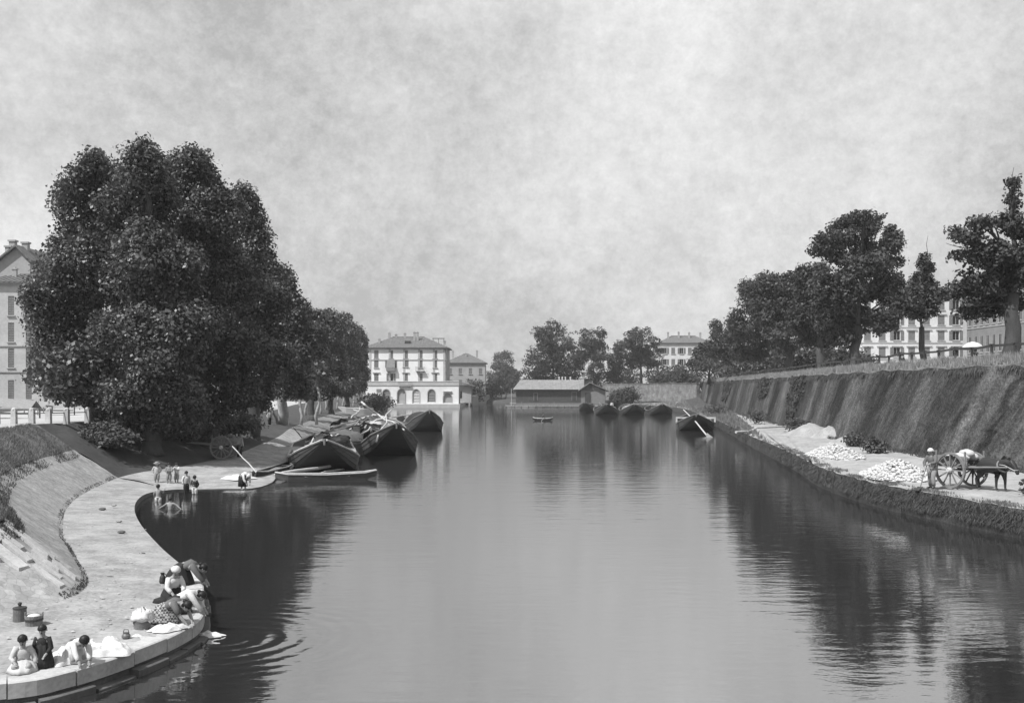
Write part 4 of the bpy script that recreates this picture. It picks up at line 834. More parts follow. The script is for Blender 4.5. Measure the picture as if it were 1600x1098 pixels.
p = P(505, 735); p.x = (508-800)*66/F
barge('nearest left barge with wide dark bow, planks and black bundle aboard', Vector((p.x + .4, 63.6, 0)), R(11), 20, 4.7, 2.15, load_tarp_planks, rail=2)
barge('second left barge with pointed black bow carrying hoops and timber', Vector((-8.9, 79, 0)), R(15), 26, 4.8, 2.6, load_timber)
barge('third left barge under a dark rounded tarpaulin', Vector((-9.9, 123, 0)), R(12), 22, 4.6, 2.6, load_tilt)
barge('barge with crossbeam and long oar moored by the right quay', Vector((22.4, 124.5, 0)), R(-9), 22, 4.7, 2.1)
for i, (px, lb) in enumerate(((948, 'leftmost of the three black-bowed barges beside the bathhouse'), (991, 'middle of the three black-bowed barges beside the bathhouse'), (1035, 'rightmost of the three black-bowed barges, under the end wall'))):
    q = P(px, D=197); barge(lb, Vector((q.x, 197, 0)), R(-4), 22, 4.7, 2.1, (lambda rt: load_arch(rt, .9, 2, 4.5, 5, .9)) if i == 1 else None, beams=False)
barge('small dark barge bow tucked between bathhouse and the three barges', Vector((P(913, D=232).x, 232, 0)), R(-14), 16, 4.2, 1.9, beams=False)
# crossbeam frame and oar of the right barge
o = [c for c in C.objects if c.get('label', '').startswith('barge with crossbeam')][0]
m = MB(); m.box((0, 3.3, 1.62), (4.9, .22, .2)); [m.box((s*2.35, 3.3, 1.35), (.2, .2, .5)) for s in (-1, 1)]; m.build('bow_beam', M['palewood'], o, local=True)
a, b = P(1068, 640, D=140), P(1111, 684, z=.0); m = MB(); m.tube([a, a.lerp(b, .5) + Vector((0, 0, .06)), b - Vector((0, 0, .3))], [.07, .09, .1], 7); m.box(b.lerp(a, .04), (.3, .1, .9), ry=-.9)
tag(m.build('steering_oar', M['palewood']), 'long pale steering oar slanting into the water from the right barge', 'oar')
# black bundle on the first barge
q = P(531, 688, D=69); m = MB(); k = 14; rings = []
for i in range(9):
    t = i/8; r_ = .82*math.sin(math.pi*(.08 + .9*t)*.55 + .1)*(1 - t**3)**.5 + .02
    rings.append([(q.x + (r_ + .08*wob(j*1.7, i))*math.cos(6.283*j/k)*1.0, q.y + (r_*.9)*math.sin(6.283*j/k), 1.28 + t*.92 + .05*wob(j*2.1, i*1.3)) for j in range(k)])
m.loft(rings, True); tag(m.build('tarred_bundle', M['tar']), 'shapeless jet black bundle on the nearest left barge', 'bundle')
# punts, logs and poles before the first barge
def punt(label, a, b, w_=1.0, h=.42, mat='tarside', nm='punt'):
    a, b = Vector(a), Vector(b); L_ = (b - a).length; rt = thing(nm, ((a + b)/2).to_2d().to_3d(), label, 'punt', math.atan2(b.y - a.y, b.x - a.x))
    m = MB(); st = [(-L_/2, .25, .22, h*1.3), (-L_*.38, .8, .0, h), (0, 1, -.1, h*.85), (L_*.38, .8, .0, h), (L_/2, .25, .22, h*1.3)]
    m.loft([[(x, -wf*w_/2, zg), (x, -wf*w_*.4, zb), (x, wf*w_*.4, zb), (x, wf*w_/2, zg), (x, wf*w_*.44, zg), (x, wf*w_*.36, zb + .06), (x, -wf*w_*.36, zb + .06), (x, -wf*w_*.44, zg)] for x, wf, zb, zg in st], True); m.build('hull', M[mat], rt, local=True)
    for s in (-1, 1): m = MB(); m.tube([(x, s*wf*w_*.48, zg + .02) for x, wf, zb, zg in st], .045, 6); m.build('gunwale', M['palewood'], rt, local=True)
    for x in (-L_*.2, L_*.2): m = MB(); m.box((x, 0, h*.7), (.25, w_*.85, .05)); m.build('thwart', M['palewood'], rt, local=True)
    return rt
punt('long low punt with pale gunwale lying across before the nearest barge', P(430, 752), P(588, 748), 1.1, .40)
punt('short dark punt nosing the beach left of the long punt', P(397, 752), P(470, 728), 1.1, .45, 'tar')
def log(label, a, b, r0, r1=None, nm='pole', mat='palewood'):
    m = MB(); branch(m, a, b, r0, r1 or r0, 8); return tag(m.build(nm, M[mat]), label, 'pole')
log('pale log floating before the barge bow, tip rising right', P(425, 744, .12), P(516, 728, .35), .13, .09, 'log')
log('thin pole leaning from the beach towards the dark punt', P(403, 741, .35), P(363, 697, D=61.5), .045, .03)
log('curved pale spar against the nearest barge side', P(452, 733, .2), P(460, 713, .8), .12, .1, 'spar')
log('long spar crossing the timber barge towards the second bow', P(565, 628, D=92), P(632, 672, D=79), .09, .06, 'spar')
log('low spar lying at the water right of the barge bow', P(500, 740, .06), P(556, 726, .2), .07, .05, 'spar')
log('bent pale pole lying on the right quay by the sand heaps', P(1150, 675, 1.2), P(1240, 664, 1.5), .12, .08, 'pole')
# reed-like bush and white boat hull at the end of the left row
bush('leafy plants behind the hooped barges in front of the white house', P(592, D=200, z=0) + Vector((0, 0, .4)), 4.5, 4, 2.3, 1800, .4, 'weed')
bush('low leafy plants left of the tarpaulin barge', P(594, D=225, z=0) + Vector((0, 0, .5)), 4, 3, 1.9, 1000, .4, 'weed')
m = MB(); q = P(560, D=170, z=0) + Vector((0, 0, .55))
m.loft([[(q.x + x, q.y - w_, q.z + zg), (q.x + x, q.y - w_*.5, q.z + zb), (q.x + x, q.y + w_*.5, q.z + zb), (q.x + x, q.y + w_, q.z + zg)] for x, w_, zb, zg in ((-3.4, .1, 1.5, 1.7), (-2, .8, .4, 1.5), (1, 1, .1, 1.3), (2.4, .8, .3, 1.4))], True); tag(m.build('beached_boat', M['white']), 'white boat hull pulled up at the end of the left row', 'boat')

# ------------------------------------------------------------------ fences and posts
fr = thing('terrace_fence', (27, 70, 6.6), 'dark post and rail fence along the rampart top', 'fence')
pts = [WB[i] + np.array([.35, 0, -.12]) for i in range(28, 118)]
acc = 0; last = None; posts = []
for a, b in zip(pts, pts[1:]):
    L_ = np.linalg.norm(b - a); t = 0
    while acc + (L_ - t) >= 2.6: t += 2.6 - acc; acc = 0; posts.append(a + (b - a)*t/L_)
    acc += L_ - t
pm = MB(); pm.box((0, 0, .38), (.13, .13, 1.2)); pm.box((0, 0, 1.0), (.2, .2, .06)); proto = None
for i, q in enumerate(posts):
    if proto is None: o = proto = pm.build('post', M['iron'], fr, local=True)
    else: o = proto.copy(); C.objects.link(o)
    o.location = Vector(q) - fr.location; o.rotation_euler = (random.uniform(-.05, .05), random.uniform(-.05, .05), 0)
for a, b in zip(posts, posts[1:]):
    m = MB(); m.beam(a + np.array([0, 0, .92]), b + np.array([0, 0, .92]), .09, .13); m.build('rail', M['iron'], fr)
lf = thing('bank_railing', P(50, D=60, z=3.4), 'stone posts with thin rail along the road above the left bank', 'fence')
lp = [P(px, D=D, z=3.35) for px, D in ((-5, 61), (22, 60.5), (50, 60.2), (76, 60), (104, 61), (137, 62.5))]
for q in lp:
    m = MB(); m.box((q.x, q.y, q.z + .36), (.3, .3, .86), taper=.9); m.lathe([(.17, .78), (.15, .86), (.05, .92)], q, 8); m.build('post', M['coping'], lf)
for a, b in zip(lp, lp[1:]):
    m = MB(); m.tube([a + Vector((0, 0, .6)), b + Vector((0, 0, .6))], .03, 6); m.build('rail', M['iron'], lf)
# stalls and pale walls behind
for px, D, w_, h, lb in ((18, 95, 4.6, 1.5, 'white canvas stall left of the road posts'), (88, 110, 3.2, 1.3, 'low white canvas stall by the slim roadside trees'), (60, 118, 2.4, 1.0, 'small white covered cart load behind the road posts')):
    q = P(px, D=D, z=2.55); rt = thing('market_stall', q, lb, 'stall')
    m = MB(); m.loft([[(-w_/2, y, h*.6 + (h*.5 if abs(y) < .1 else 0)), (-w_/6, y, h*.7 + (h*.5 if abs(y) < .1 else 0) + .1), (w_/5, y, h*.66 + (h*.5 if abs(y) < .1 else 0)), (w_/2, y, h*.6 + (h*.5 if abs(y) < .1 else 0))] for y in (-1.2, 0, 1.2)]); m.build('canopy', M['grey'], rt, local=True)
    for sx in (-1, 1):
        for sy in (-1, 1): m = MB(); m.box((sx*w_*.46, sy*1.1, h*.3 - .2), (.1, .1, h*.6 + .4)); m.build('leg', M['wood'], rt, local=True)
    m = MB(); m.box((0, 0, h*.3), (w_*.9, 1.8, .1)); m.build('table_top', M['wood'], rt, local=True)
for px, D, lb in ((105, 63, 'slim roadside tree beside the last stone post'), (137, 64, 'second slim roadside tree right of the stone posts')):
    q = P(px, D=D, z=3.3); rt = thing('roadside_tree', q, lb, 'tree'); m = MB(); branch(m, q - Vector((0, 0, .3)), q + Vector((.1, 0, 2.6)), .17, .13, 8); m.build('trunk', M['bark'], rt, smooth=True)
    V, Fq = leaves([(q.x, q.y, q.z + 3.2, 1.7, 1.5, 1.3)], 1600, .26); npmesh('crown', V - np.array(q), Fq, M['leaf'], rt)
for px, py, D, w_, h, lb in ((1135, 592, 235, 3.6, 3.2, 'pale low shed on the far rampart, left one'), (1153, 590, 232, 2.8, 5.4, 'pale walled hut between chestnut trunks on the far rampart'), (1180, 588, 222, 3.4, 5.2, 'white gabled hut behind the terrace chestnuts')):
    q = P(px, D=D, z=6.3); rt = thing('hut', q, lb, 'hut'); m = MB(); m.loft([[(-w_/2, y, 0), (w_/2, y, 0), (w_/2, y, h*.8), (0, y, h), (-w_/2, y, h*.8)] for y in (0, 4)], True); m.build('wall', M['stucco2'], rt, local=True)
    for s in (-1, 1): m = MB(); m.loft([[(s*(w_/2 + .3), y, h*.8 - .05), (0, y, h + .08), (0, y, h + .2), (s*(w_/2 + .3), y, h*.8 + .08)] for y in (-.3, 4.3)], True); m.build('roof', M['tile'], rt, local=True)
    m = MB(); m.box((0, -.03, h*.3), (.9, .08, h*.55)); m.build('door', M['shutter'], rt, local=True)

# ------------------------------------------------------------------ heaps of broken stone and sand
def stone_heap(label, c, rx, ry, h, n, sz):
    c = Vector(c); rt = thing('stone_heap', c, label, 'stone heap', group='heaps of broken stone on the right quay')
    base = np.array([(1, 0, 0), (-.8, .3, .1), (.1, .9, -.1), (-.1, -.8, .2), (.2, .1, .75), (-.1, 0, -.7)], float); fc = np.array([(0, 2, 4), (2, 1, 4), (1, 3, 4), (3, 0, 4), (2, 0, 5), (1, 2, 5), (3, 1, 5), (0, 3, 5)])
    Vs, Fs = [], []
    for i in range(n):
        a = random.random()*6.283; r_ = random.random()**.55; z = h*math.cos(min(1, r_)*1.5708)**1.2*(.9 + .2*random.random()) + .2*h*wob(a*2, r_*4)*(1 - r_)
        s = sz*random.choice((.4, .6, .8, 1, 1.3, 1.7))*random.uniform(.8, 1.1); q = base*s*np.array([1, random.uniform(.6, 1), random.uniform(.5, .9)]); ca, sa = math.cos(a*7), math.sin(a*7)
        q = q @ np.array([[ca, sa, 0], [-sa, ca, 0], [0, 0, 1]]); Vs.append(q + np.array([rx*r_*math.cos(a), ry*r_*math.sin(a), max(z, .02)])); Fs.append(fc + i*6)
    o = npmesh('stones', np.concatenate(Vs), np.concatenate(Fs), M['stone'], rt); o['kind'] = 'stuff'
    m = MB(); m.lathe([(1, -.05), (.8, h*.2), (.5, h*.58), (.2, h*.84), (.05, h*.88)], (0, 0, 0), 20, rx, ry); m.build('core', M['stone'], rt, local=True)
stone_heap('large heap of broken white stone beside the man with shovel', P(1402, 744, 1.16), 1.6, 2.7, .66, 1700, .1)
stone_heap('farther heap of broken white stone in the middle of the right quay', P(1304, 712, 1.16), 1.6, 3.2, .62, 1300, .1)
def sand_heap(label, c, r, h):
    c = Vector(c); k = 24; m = MB(); rings = []
    for i in range(8):
        t = i/7; rings.append([(c.x + (r*t*(1 + .15*wob(j*.8, i*.3)))*math.cos(6.283*j/k), c.y + r*1.2*t*math.sin(6.283*j/k), c.z + h*.75*math.cos(min(t, 1)*math.pi/2)**1.35*(1 + .16*wob(j*.6, i*.5)) - .04*t) for j in range(k)])
    m.loft(rings, True, caps=False); tag(m.build('sand_heap', M['quay'], smooth=True), label, 'sand heap', 'sand heaps at the rampart foot')
for px, py, r, h, lb in ((1266, 680, 2.4, 1.3, 'pale sand heap at the wall foot, farther one'), (1296, 684, 1.6, 1.2, 'rounded sand heap at the wall foot beside the farther heap'), (1322, 694, 1.5, .75, 'low sand heap at the wall foot, nearest one')): sand_heap(lb, P(px, py, 1.2), r, h)
sand_heap('broad pale sand mound on the beach behind the nearest barge', P(452, 706, .5), 3.6, .55); sand_heap('low sand mound on the beach left of the barges', P(425, 716, .35), 2.6, .4)
for i, (px, py, s) in enumerate(((171, 905, .13), (172, 915, .16), (168, 912, .1), (163, 866, .1), (160, 796, .13), (186, 815, .1), (222, 866, .09), (128, 934, .16), (118, 1002, .1), (165, 942, .09), (190, 832, .12), (178, 790, .1))):
    m = MB(); q = P(px, py, .47); m.lathe([(.4*s, -.02), (s, .15*s), (s*.9, .5*s), (.4*s, .7*s)], q, 7, 1.2, .9)
    tag(m.build('loose_stone', M['slope' if i % 2 else 'wetstone']), 'small loose stone lying on the left quay platform', 'stone', 'loose stones on the left quay')

# clutter of the barge cluster: covers, crates, poles and another hull pushed in between
barge('fourth left barge wedged between the bank and the hooped barge', Vector((-13.4, 92, 0)), R(13), 20, 4.5, 2.0, load_planks, rail=2)
for i, (a, b, lb) in enumerate(((P(478, 690, D=72), P(560, 655, D=88), 'long pole lying over the nearest barge towards the hooped one'), (P(545, 690, D=76), P(596, 650, D=90), 'pale spar leaning across the hooped barge load'), (P(520, 668, D=84), P(590, 646, D=98), 'upper spar on the timber heap of the barges'), (P(570, 668, D=82), P(552, 640, D=92), 'short pole propped against the hoops'), (P(600, 655, D=100), P(640, 648, D=118), 'spar between the hooped and the tarpaulin barge'), (P(588, 690, D=79), P(612, 640, D=86), 'boat hook standing slanted in the second barge'), (P(476, 712, D=66), P(490, 684, D=68), 'short spar standing at the nearest barge bow'), (P(548, 655, D=96), P(570, 632, D=104), 'slanting pole behind the hoops')), 0):
    log(lb, a, b, .075, .05, 'spar')
def cover(label, px, py, D, rx, ry, h, mat):
    c = P(px, py, D=D); m = MB(); n = 14
    m.loft([[(c.x + rx*(2*i/n - 1), c.y + ry*(2*k/n - 1), c.z + h*(1 - (2*i/n - 1)**2)**.5*(.8 + .25*wob(i*.9, k*.7)) + .03*wob(i*2.1, k*1.7)) for k in range(n + 1)] for i in range(n + 1)])
    tag(m.build('tarpaulin_cover', M[mat], smooth=True), label, 'tarpaulin')
cover('rumpled grey cover over the cargo of the nearest barge', 524, 686, 72, 1.6, 2.6, .7, 'blouse')
cover('pale cover over cargo in the hooped barge', 582, 668, 86, 1.4, 2.4, .6, 'cloth')
cover('dark cover on the fourth left barge', 548, 664, 98, 1.5, 3, .8, 'dark')
for px, py, D, s, lb in ((498, 688, 70, .5, 'small crate on the foredeck of the nearest barge'), (556, 676, 84, .55, 'crate beside the pale cover'), (600, 668, 84, .5, 'crate near the second bow'), (538, 660, 97, .6, 'crate on the fourth left barge')):
    c = P(px, py, D=D); rt = thing('crate', c, lb, 'crate', .3)
    for k in range(3):
        for s2 in (-1, 1): m = MB(); m.box((0, s2*s/2, s*(.17 + .33*k)), (s, .03, s*.28)); m.build('slat', M['palewood'], rt, local=True)
        for s2 in (-1, 1): m = MB(); m.box((s2*s/2, 0, s*(.17 + .33*k)), (.03, s - .04, s*.28)); m.build('slat', M['palewood'], rt, local=True)
    m = MB(); m.box((0, 0, s + .015), (s + .04, s + .04, .03)); m.build('lid', M['wood'], rt, local=True)
# loose pebbles and dung on the trodden platform, nobody could count them
pv_, pf_ = [], []; pb = np.array([(1, 0, 0), (0, 1, 0), (-1, 0, .1), (0, -1, 0), (.1, 0, .7)], float); pfc = np.array([(0, 1, 4), (1, 2, 4), (2, 3, 4), (3, 0, 4)])
for i in range(520):
    k = random.randint(10, 15*8 - 1); f = random.random()**1.0; p = E[k] + (T[k] - E[k])*f; s = random.choice((.012, .018, .03, .045)) * random.uniform(.6, 1.2); a = random.random()*6.28
    pv_.append(pb*s @ np.array([[math.cos(a), math.sin(a), 0], [-math.sin(a), math.cos(a), 0], [0, 0, 1]]) + p + np.array([random.uniform(-.3, .3), random.uniform(-.3, .3), .012])); pf_.append(pfc + i*5)
o = npmesh('pebbles', np.concatenate(pv_), np.concatenate(pf_), M['slope']); tag(o, 'scattered small pebbles and dirt on the left quay', 'pebbles', kind='stuff')

# ------------------------------------------------------------------ people and animals
ROLES = {}
def skin_mesh(name, verts, edges, radii, mat, parent, root=0, sub=1):
    me = bpy.data.meshes.new(name); me.from_pydata([tuple(v_) for v_ in verts], edges, []); me.materials.append(mat)
    ob = bpy.data.objects.new(name, me); C.objects.link(ob); ob.parent = parent
    md = ob.modifiers.new('skin', 'SKIN'); md.use_smooth_shade = True
    for i, sv in enumerate(me.skin_vertices[0].data):
        r_ = radii[i]; sv.radius = (r_, r_) if isinstance(r_, float) else r_; sv.use_root = (i == root)
    sb = ob.modifiers.new('sub', 'SUBSURF'); sb.levels = sub; sb.render_levels = sub
    return ob
STAND = dict(pel=(0, 0, .52), che=(0, 0, .71), nek=(0, 0, .825), hed=(0, .012, .92), sh=(.105, 0, .79), el=(.15, -.02, .635), wr=(.15, .05, .49), hip=(.055, 0, .5), kn=(.06, .015, .28), an=(.06, -.012, .045), to=(.07, .09, .02))
KNEEL = dict(pel=(0, -.14, .26), che=(0, .03, .41), nek=(0, .12, .475), hed=(0, .2, .52), sh=(.105, .09, .44), el=(.13, .2, .28), wr=(.07, .36, .13), hip=(.06, -.14, .25), kn=(.08, .06, .05), an=(.07, -.19, .05), to=(.07, -.27, .03))
SIT = dict(pel=(0, 0, .08), che=(0, .02, .28), nek=(0, .04, .40), hed=(0, .06, .49), sh=(.105, .03, .36), el=(.16, .08, .22), wr=(.10, .2, .16), hip=(.06, .02, .08), kn=(.12, .24, .12), an=(.04, .22, .04), to=(.0, .28, .03))
BEND = dict(pel=(0, -.1, .5), che=(0, .1, .56), nek=(0, .2, .55), hed=(0, .28, .53), sh=(.105, .17, .54), el=(.12, .22, .38), wr=(.07, .28, .24), hip=(.055, -.1, .49), kn=(.07, .0, .27), an=(.07, -.04, .045), to=(.075, .06, .02))
WADE = dict(STAND)
def person(label, loc, rz, h, base, top=None, bottom=None, skirt=None, hair='hair', cap=None, over=None, sleeves=True, face=True, group=None, tl=False, shoes=True, bare=False):
    """One figure: a continuous skinned body, face, hair and clothes as children. over = changed joints."""
    J = dict(base); J.update(over or {})
    rt = thing('person', loc, label, 'person', rz, group)
    def j(n, s=1):
        v_ = J.get(n + ('R' if s > 0 else 'L'), J.get(n)); return Vector((v_[0]*s if (n + ('R' if s > 0 else 'L')) not in J else v_[0], v_[1], v_[2]))*h
    # limbs keep human lengths whatever the pose asks for
    def reach(a, b, l):
        a, b = Vector(a), Vector(b); return b if (b - a).length <= l else a + (b - a).normalized()*l
    pe, c0, n0, h0 = (Vector(J[k]) for k in ('pel', 'che', 'nek', 'hed'))
    c1 = pe + (c0 - pe).normalized()*.19; n1_ = c1 + (n0 - c0).normalized()*.112; J['che'], J['nek'] = tuple(c1), tuple(n1_); J['hed'] = tuple(n1_ + (h0 - n0).normalized()*.088)
    for s_, k in ((1, 'R'), (-1, 'L')):
        g_ = lambda n_: Vector(J[n_ + k]) if n_ + k in J else Vector((J[n_][0]*s_, J[n_][1], J[n_][2]))
        sh_ = g_('sh') + (c1 - c0); el_ = reach(sh_, g_('el') + (c1 - c0)*.5, .168); wr_ = reach(el_, g_('wr'), .148); sv = (tuple(sh_), tuple(el_), tuple(wr_))
        if s_ == 1: keep = sv
        else: J['shR'], J['elR'], J['wrR'] = keep; J['shL'], J['elL'], J['wrL'] = sv
    V, Ed, Ra = [], [], []
    def ad(p, r_, par=None):
        V.append(p); Ra.append(float(r_*h)); i = len(V) - 1
        if par is not None: Ed.append((par, i))
        return i
    hb = 1.12 if h < 1.3 else 1.0         # children carry larger heads
    pel = ad(j('pel'), .085); ch = ad(j('che'), .09, pel); nk = ad(j('nek'), .036, ch); hd = j('hed')
    up = (hd - j('nek')).normalized()
    h1 = ad(hd - up*.02*h, .052*hb, nk); h2_ = ad(hd + up*.035*h, .06*hb, h1); ad(hd + up*.06*h, .045*hb, h2_)
    for s in (-1, 1):
        a = ad(j('sh', s), .042, ch); e = ad(j('el', s), .031, a); w1 = ad(j('wr', s), .021, e)
        d = (j('wr', s) - j('el', s)).normalized(); sd_ = d.cross(Vector((0, 0, 1))); sd_ = sd_.normalized() if sd_.length > .1 else Vector((1, 0, 0))
        pm_ = ad(j('wr', s) + d*.035*h, .02, w1)
        for f, l in ((-.018, .045), (-.006, .055), (.006, .052), (.018, .042)): ad(j('wr', s) + d*(.04 + l)*h + sd_*f*h*1.3 + Vector((0, 0, -.006*h)), .0075, pm_)
        ad(j('wr', s) + d*.05*h + sd_*(-s)*.032*h, .008, w1)
        hp = ad(j('hip', s), .062, pel); k_ = ad(j('kn', s), .045, hp); an = ad(j('an', s), .027, k_); ad(j('to', s), .026, an)
    skin_mesh('body', V, Ed, Ra, M['skin'], rt)
    # head frame
    fwd = Vector((0, 1, 0)); fwd = (fwd - up*fwd.dot(up)); fwd = fwd.normalized() if fwd.length > .05 else Vector((0, 0, -1)); rgt = fwd.cross(up)
    if J.get('look') is not None:
        fwd = Vector(J['look']).normalized(); up = (Vector((0, 0, 1)) - fwd*fwd.z).normalized(); rgt = fwd.cross(up)
    r_ = .062*hb*h; hc = hd + up*.025*h
    Mh = Matrix((rgt.to_4d(), fwd.to_4d(), up.to_4d(), (0, 0, 0, 1))).transposed(); Mh.translation = hc
    for k_ in range(3): Mh[3][k_] = 0
    if hair:
        m = MB(); m.loft([[(r_*1.13*math.sin(t)*math.cos(a), r_*(1.16*math.sin(t)*math.sin(a) - .1), r_*1.25*math.cos(t) + r_*.12 - (r_*.75 if math.sin(a) < -.2 and t > 1.3 else 0)) for a in np.linspace(0, 6.283, 13)[:-1]] for t in (.05, .5, .95, 1.3, 1.55)], True); m.build('hair', M[hair], rt, local=True, smooth=True, M=Mh)
    if face:
        m = MB(); m.box((0, r_*1.05, -r_*.12), (r_*.26, r_*.4, r_*.5), taper=.5); m.build('nose', M['skin'], rt, local=True, M=Mh)
        for s in (-1, 1):
            m = MB(); m.lathe([(.02, -.6), (.9, 0), (.02, .6)], (0, 0, 0), 8); m.build('eye', M['hair'], rt, local=True, M=Mh @ Matrix.Translation((s*r_*.4, r_*.86, r_*.08)) @ Matrix.Scale(r_*.2, 4))
            m = MB(); m.lathe([(.05, -1), (.8, 0), (.05, 1)], (0, 0, 0), 8, .4, .7); m.build('ear', M['skin'], rt, local=True, M=Mh @ Matrix.Translation((s*r_*1.02, 0, -.05*r_)) @ Matrix.Scale(r_*.3, 4))
        m = MB(); m.box((0, r_*.9, -r_*.62), (r_*.6, r_*.16, r_*.12)); m.build('mouth', M['dark'], rt, local=True, M=Mh)
    if skirt and not cap and h > 1.3:
        m = MB(); m.lathe([(.01, -.5*r_), (.45*r_, -.2*r_), (.5*r_, .1*r_), (.01, .45*r_)], (0, -1.25*r_, .35*r_), 10); m.build('hair_bun', M['hair'], rt, local=True, smooth=True, M=Mh)
        m = MB(); m.tube([(s_*.1*h, .0, 0) for s_ in (-1, 1)], .001, 4)
    if cap == 'scarf':
        m = MB(); m.loft([[(r_*1.28*math.sin(t)*math.cos(a), r_*(1.34*math.sin(t)*math.sin(a) - .12) - (r_*1.1 if t > 1.8 else 0), r_*1.36*math.cos(t) + r_*.08) for a in np.linspace(0, 6.283, 13)[:-1]] for t in (.05, .5, 1.0, 1.45, 1.9)], True); m.build('headscarf', M['white'], rt, local=True, smooth=True, M=Mh)
    elif cap == 'hat':
        m = MB(); m.lathe([(r_*2.0, .35*r_), (r_*2.05, .45*r_), (r_*1.25, .6*r_), (r_*1.15, 1.3*r_), (r_*.5, 1.5*r_)], (0, 0, 0), 14); m.build('hat', M[J.get('hatmat', 'cloth')], rt, local=True, M=Mh)
    if top:
        m = MB(); p0, p1, p2 = j('pel'), j('che'), j('nek'); ax = (j('sh', 1) - j('sh', -1)).normalized()
        m.tube([p0 - (p1 - p0)*.25, p0, p0.lerp(p1, .5), p1, p1.lerp(p2, .55), p2], [.098*h, .1*h, .1*h, .118*h, .1*h, .042*h], 12, .72, side=ax)
        for s in (-1, 1):
            e = j('el', s); w_ = j('wr', s); a = j('sh', s); pts = [a.lerp(p1, .45), a, a.lerp(e, .5), e]; rr = [.06*h, .052*h, .047*h, .042*h]
            if sleeves: pts += [e.lerp(w_, .5), e.lerp(w_, .82)]; rr += [.037*h, .033*h]
            m.tube(pts, rr, 8)
        m.v = [tuple(Vector(p) + Vector((wob(p[1]*40/h, p[2]*40/h), wob(p[0]*40/h, p[2]*44/h), 0))*.009*h) for p in m.v]
        m.build('shirt', M[top], rt, local=True, smooth=True)
    if bottom:
        m = MB(); p0 = j('pel'); m.tube([p0 + (j('che') - p0)*.12, p0, p0 - (j('che') - p0)*.3], [.096*h, .1*h, .09*h], 10, .8, side=(1, 0, 0))
        for s in (-1, 1):
            k_, an = j('kn', s), j('an', s); pts = [j('hip', s), j('hip', s).lerp(k_, .5), k_] + ([k_.lerp(an, .5), k_.lerp(an, .88)] if not J.get('short') else [k_.lerp(an, .15)]); m.tube(pts, [.073*h, .066*h, .055*h, .05*h, .046*h][:len(pts)], 8)
        m.build('shorts' if J.get('short') else 'trousers', M[bottom], rt, local=True, smooth=True)
    if skirt:
        mat, rings_spec = skirt; m = MB(); rings = []
        for cx, cy, cz, rx, ry in rings_spec:
            rings.append([((cx + rx*(1 + .09*math.sin(7*a) + .04*math.sin(11*a + cz*9))*math.cos(a))*h, (cy + ry*(1 + .08*math.sin(9*a + 1))*math.sin(a))*h, cz*h) for a in np.linspace(0, 6.283, 37)[:-1]])
        m.loft(rings, True); m.build('skirt', M[mat], rt, local=True, smooth=True)
    if shoes and not bare:
        for s in (-1, 1):
            m = MB(); a, t_ = j('an', s), j('to', s); m.tube([a + (a - t_)*.25 + Vector((0, 0, -.012*h)), a.lerp(t_, .4) + Vector((0, 0, -.005*h)), t_ + (t_ - a)*.2], [.032*h, .036*h, .026*h], 8, .8); m.build('shoe', M['dark'], rt, local=True, smooth=True)
    return rt
SK_STAND = [(0, 0, .57, .075, .06), (0, 0, .5, .12, .1), (0, 0, .3, .16, .14), (0, 0, .06, .2, .18)]
SK_KNEEL = [(0, -.1, .33, .075, .07), (0, -.13, .28, .125, .12), (0, -.12, .17, .155, .19), (0, -.1, .08, .175, .22), (0, -.1, .01, .19, .235)]
SK_SIT = [(0, 0, .19, .085, .07), (0, .04, .13, .15, .13), (0, .1, .07, .19, .2), (0, .12, .01, .21, .23)]
def face_to(dx, dy): return math.atan2(dy, dx) - math.pi/2
Zp = .475
LOW = dict(KNEEL, pel=(0, -.08, .2), che=(0, .08, .275), nek=(0, .18, .27), hed=(0, .25, .235), sh=(.105, .14, .28), hip=(.06, -.08, .19), kn=(.08, .08, .05), el=(.12, .25, .13), wr=(.07, .36, -.02), look=(0, .75, -.75))
SK_LOW = [(0, -.03, .28, .085, .075), (0, -.07, .235, .13, .12), (0, -.08, .13, .165, .19), (0, -.07, .05, .18, .215), (0, -.07, .01, .19, .225)]
# washing place, near left
person('small child in a pale smock sitting on the quay corner at lower left', P(36, 1046, Zp), face_to(.35, -1), 1.12, dict(SIT, look=(.15, 1, -.45)), 'cloth', None, ('cloth', SK_SIT), over=dict(elL=(-.17, .02, .22), wrL=(-.2, .1, .06)), bare=True, sleeves=True)
person('small child in a dark pinafore kneeling behind the sitting child', P(67, 1042, Zp), face_to(.1, -1), 1.05, dict(KNEEL, pel=(0, -.02, .24), che=(0, 0, .39), nek=(0, .01, .49), hed=(0, .02, .575), sh=(.1, 0, .45), el=(.14, .02, .32), wr=(.08, .1, .24), hip=(.055, -.02, .23), kn=(.08, .08, .05), an=(.07, -.16, .05), to=(.07, -.24, .03), look=(.05, 1, -.25)), 'dark', None, ('dark', [(0, -.01, .45, .1, .085), (0, -.01, .3, .13, .12), (0, -.02, .12, .16, .17), (0, -.03, .01, .175, .19)]), bare=True)
person('dark-haired child in white leaning over the coping with one arm hanging down', P(121, 1035, Zp), face_to(.75, -.75), 1.2, dict(KNEEL, pel=(0, -.12, .22), che=(0, .06, .31), nek=(0, .15, .33), hed=(0, .235, .36), sh=(.1, .11, .32), hip=(.06, -.13, .2), look=(.1, 1, -.8)), 'white', None, ('white', [(0, -.1, .3, .09, .08), (0, -.13, .22, .13, .14), (0, -.14, .1, .16, .2), (0, -.14, .01, .18, .23)]), over=dict(elL=(-.1, .24, .15), wrL=(-.06, .3, -.04), elR=(.12, .22, .2), wrR=(.1, .34, .04)), bare=True)
